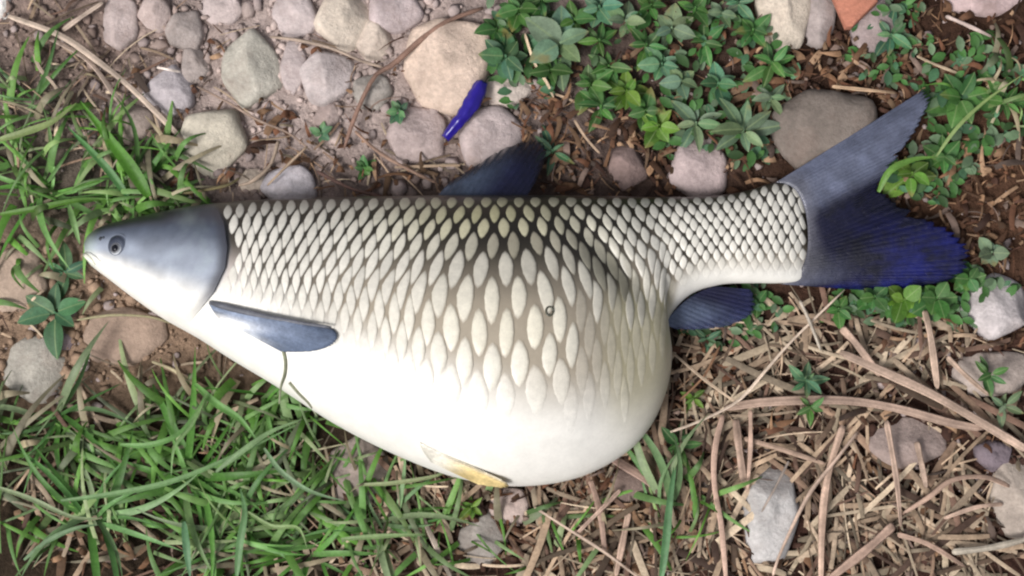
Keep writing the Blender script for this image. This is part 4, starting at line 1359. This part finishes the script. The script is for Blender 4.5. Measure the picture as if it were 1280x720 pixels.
def strand(px, py, az, L, w, z, arch, bend, col, batch, seg=5, taper=True, ridge=0.3):
    """small bent strip with a raised mid line, lying at height z"""
    b = P(px, py, 0.0)
    gz0 = gz(b[0], b[1])
    ca, sa = math.cos(az), math.sin(az)
    vs = []
    for i in range(seg + 1):
        t = i / seg
        xx = L * t; yy = bend * L * t * t
        zz = z + gz0 + arch * math.sin(math.pi * t)
        ww = w * ((1 - 0.85 * t ** 2) if taper else (1 - 0.25 * abs(2 * t - 1) ** 4))
        for a, q in ((-1, 0), (0, ridge), (1, 0)):
            vs.append((b[0] + ca * xx - sa * (yy + a * ww), b[1] + sa * xx + ca * (yy + a * ww), zz + q * ww))
    fs = []
    for i in range(seg):
        for j in range(2):
            k = i * 3 + j
            fs.append((k, k + 3, k + 4, k + 1))
    batch.add(vs, fs, np.asarray(col))


straw = Batch()
SC = [(196, 174, 150), (180, 156, 132), (210, 190, 164), (152, 126, 106), (124, 98, 84), (190, 164, 138), (166, 150, 128)]
for cx, cy, rx, ry, n, l0, l1, w0, w1 in (
        (1090, 560, 260, 180, 640, 30, 150, .7, 4.8), (1000, 670, 330, 100, 420, 30, 150, .7, 4.8), (700, 670, 190, 80, 230, 30, 130, .7, 4.6),
        (900, 450, 100, 80, 90, 20, 90, .8, 3), (1160, 430, 140, 60, 130, 15, 70, .8, 3.6),
        (380, 120, 320, 130, 190, 20, 90, .5, 1.8), (120, 90, 130, 110, 90, 20, 100, .6, 2.4), (240, 620, 300, 120, 160, 30, 120, .8, 3.4),
        (500, 660, 150, 80, 150, 25, 120, .8, 4.2), (130, 420, 150, 90, 40, 15, 60, .6, 1.8), (480, 225, 180, 25, 40, 20, 60, .6, 1.8)):
    for _ in range(n):
        x, y = rnd_px(cx, cy, rx, ry)
        if in_fish(x, y): continue
        if on_stone(x, y) and random.random() < .93: continue
        c = np.array(lin(*random.choice(SC))) * (0.16 + 0.9 * random.random())
        L = (l0 + (l1 - l0) * random.random() ** 1.7) * K
        az = random.uniform(0, 2 * math.pi)
        if cy > 560 and cx > 600 and random.random() < .5:
            az = R(random.gauss(92, 28))
        ex, ey = x + math.cos(az) * L / K * .7, y - math.sin(az) * L / K * .7
        if any(on_stone(x + (ex - x) * q, y + (ey - y) * q) for q in (.35, .7, 1.0, 1.4)) and random.random() < .93: continue
        strand(x, y, az, L, (w0 + (w1 - w0) * random.random() ** 1.8) * K, random.uniform(0.0, 0.007), random.uniform(0, .005), random.uniform(-.22, .22), c, straw, 6, False)
straw.build("straw_litter", M_STRAWS, "loose tangle of short dry straw bits over the soil", "straw litter")

litter = Batch()
LC = [(140, 104, 78), (112, 80, 60), (168, 132, 102), (92, 64, 52), (184, 150, 120), (128, 88, 66), (150, 128, 116)]
for cx, cy, rx, ry, n in ((1060, 90, 120, 50, 320), (1200, 250, 100, 90, 340), (690, 140, 50, 110, 150), (780, 210, 140, 40, 190), (860, 110, 140, 110, 260), (960, 170, 120, 80, 140), (1200, 60, 90, 60, 130), (1200, 420, 100, 40, 100), (880, 460, 60, 70, 120), (1000, 600, 300, 130, 380), (720, 650, 160, 70, 340), (350, 640, 340, 90, 300), (400, 140, 300, 110, 300)):
    for _ in range(n):
        x, y = rnd_px(cx, cy, rx, ry)
        if in_fish(x, y) or on_stone(x, y): continue
        c = np.array(lin(*random.choice(LC))) * random.uniform(.2, .85)
        strand(x, y, random.uniform(0, 6.3), (6 + 34 * random.random() ** 2) * K, (.8 + 5 * random.random() ** 2) * K, random.uniform(0, .006), random.uniform(0, .006), random.uniform(-.8, .8), c, litter, 4, random.random() < .6)
litter.build("leaf_litter", M_STRAWS, "brown crumbled dry leaf litter between weeds and straw", "leaf litter")

grass = Batch()
for cx, cy, rx, ry, n, l0, l1 in ((90, 215, 140, 70, 170, 35, 120), (50, 140, 80, 70, 60, 25, 90), (200, 620, 260, 110, 230, 40, 150), (60, 560, 110, 100, 90, 40, 130), (400, 640, 160, 80, 120, 35, 110),
                                   (300, 510, 130, 60, 80, 30, 90), (60, 340, 90, 60, 26, 25, 60), (620, 660, 150, 50, 36, 30, 90), (840, 600, 50, 90, 26, 30, 90), (1240, 120, 60, 60, 26, 30, 70), (200, 262, 90, 16, 60, 25, 70)):
    for _ in range(n):
        x, y = rnd_px(cx, cy, rx, ry)
        if in_fish(x, y): continue
        if noise.noise(Vector((x * .013, y * .013, 5.5))) < -0.06 and random.random() < .8: continue
        col = random.choice(GC1 + GC2 + [(70, 100, 50), (92, 108, 82), (150, 146, 122), (132, 126, 106), (84, 138, 50), (76, 126, 50), (146, 136, 112)])
        c = desat((lambda r, g, b: lin(r + 10, g + 6, b))(*col), .10) * random.uniform(.5, 1.25)
        strand(x, y, random.uniform(0, 6.3), random.uniform(l0, l1) * K, (1.4 + 4.4 * random.random() ** 1.5) * K, random.uniform(0.001, .008), random.uniform(.004, .022), random.uniform(-.22, .22), c, grass, 8, True)
grass.build("grass", M_LEAVES, "short green grass growing in the soil at the left", "grass")

cover = Batch()
for cx, cy, rx, ry, n, s0, s1 in ((770, 50, 190, 100, 80, 8, 18), (900, 120, 110, 100, 160, 10, 22), (1220, 120, 80, 70, 150, 10, 24), (1150, 370, 110, 40, 240, 9, 20), (910, 390, 70, 40, 120, 8, 18), (650, 60, 50, 80, 90, 10, 26), (1110, 50, 50, 60, 90, 8, 20), (1160, 215, 60, 40, 90, 10, 22)):
    for _ in range(n):
        x, y = rnd_px(cx, cy, rx, ry)
        if in_fish(x, y): continue
        c = np.array(lin(*random.choice([GREEN, BLUEG, PALE, GREEN, (74, 108, 62)]))) * random.uniform(.4, .8)
        L = random.uniform(s0, s1) * K
        b = P(x, y, 0.0); z0 = gz(b[0], b[1]) + random.uniform(.002, .012)
        az = random.uniform(0, 6.3); ca, sa = math.cos(az), math.sin(az)
        tl = random.uniform(-.1, .5)
        vs = []
        for t in (0, .25, .5, .78, 1.0):
            w_ = 0.30 * L * math.sin(math.pi * min(1, t * .94 + .05)) ** .8
            for a in (-1, 0, 1):
                lx, ly = t * L, a * w_
                vs.append((b[0] + ca * lx - sa * ly, b[1] + sa * lx + ca * ly, z0 + tl * t * L - .5 * tl * t * t * L + abs(a) * w_ * .3))
        cover.add(vs, grid_faces(5, 3), c)
cover.build("ground_cover", M_LEAVES, "tiny green leaves carpeting the soil between the weeds", "ground cover")
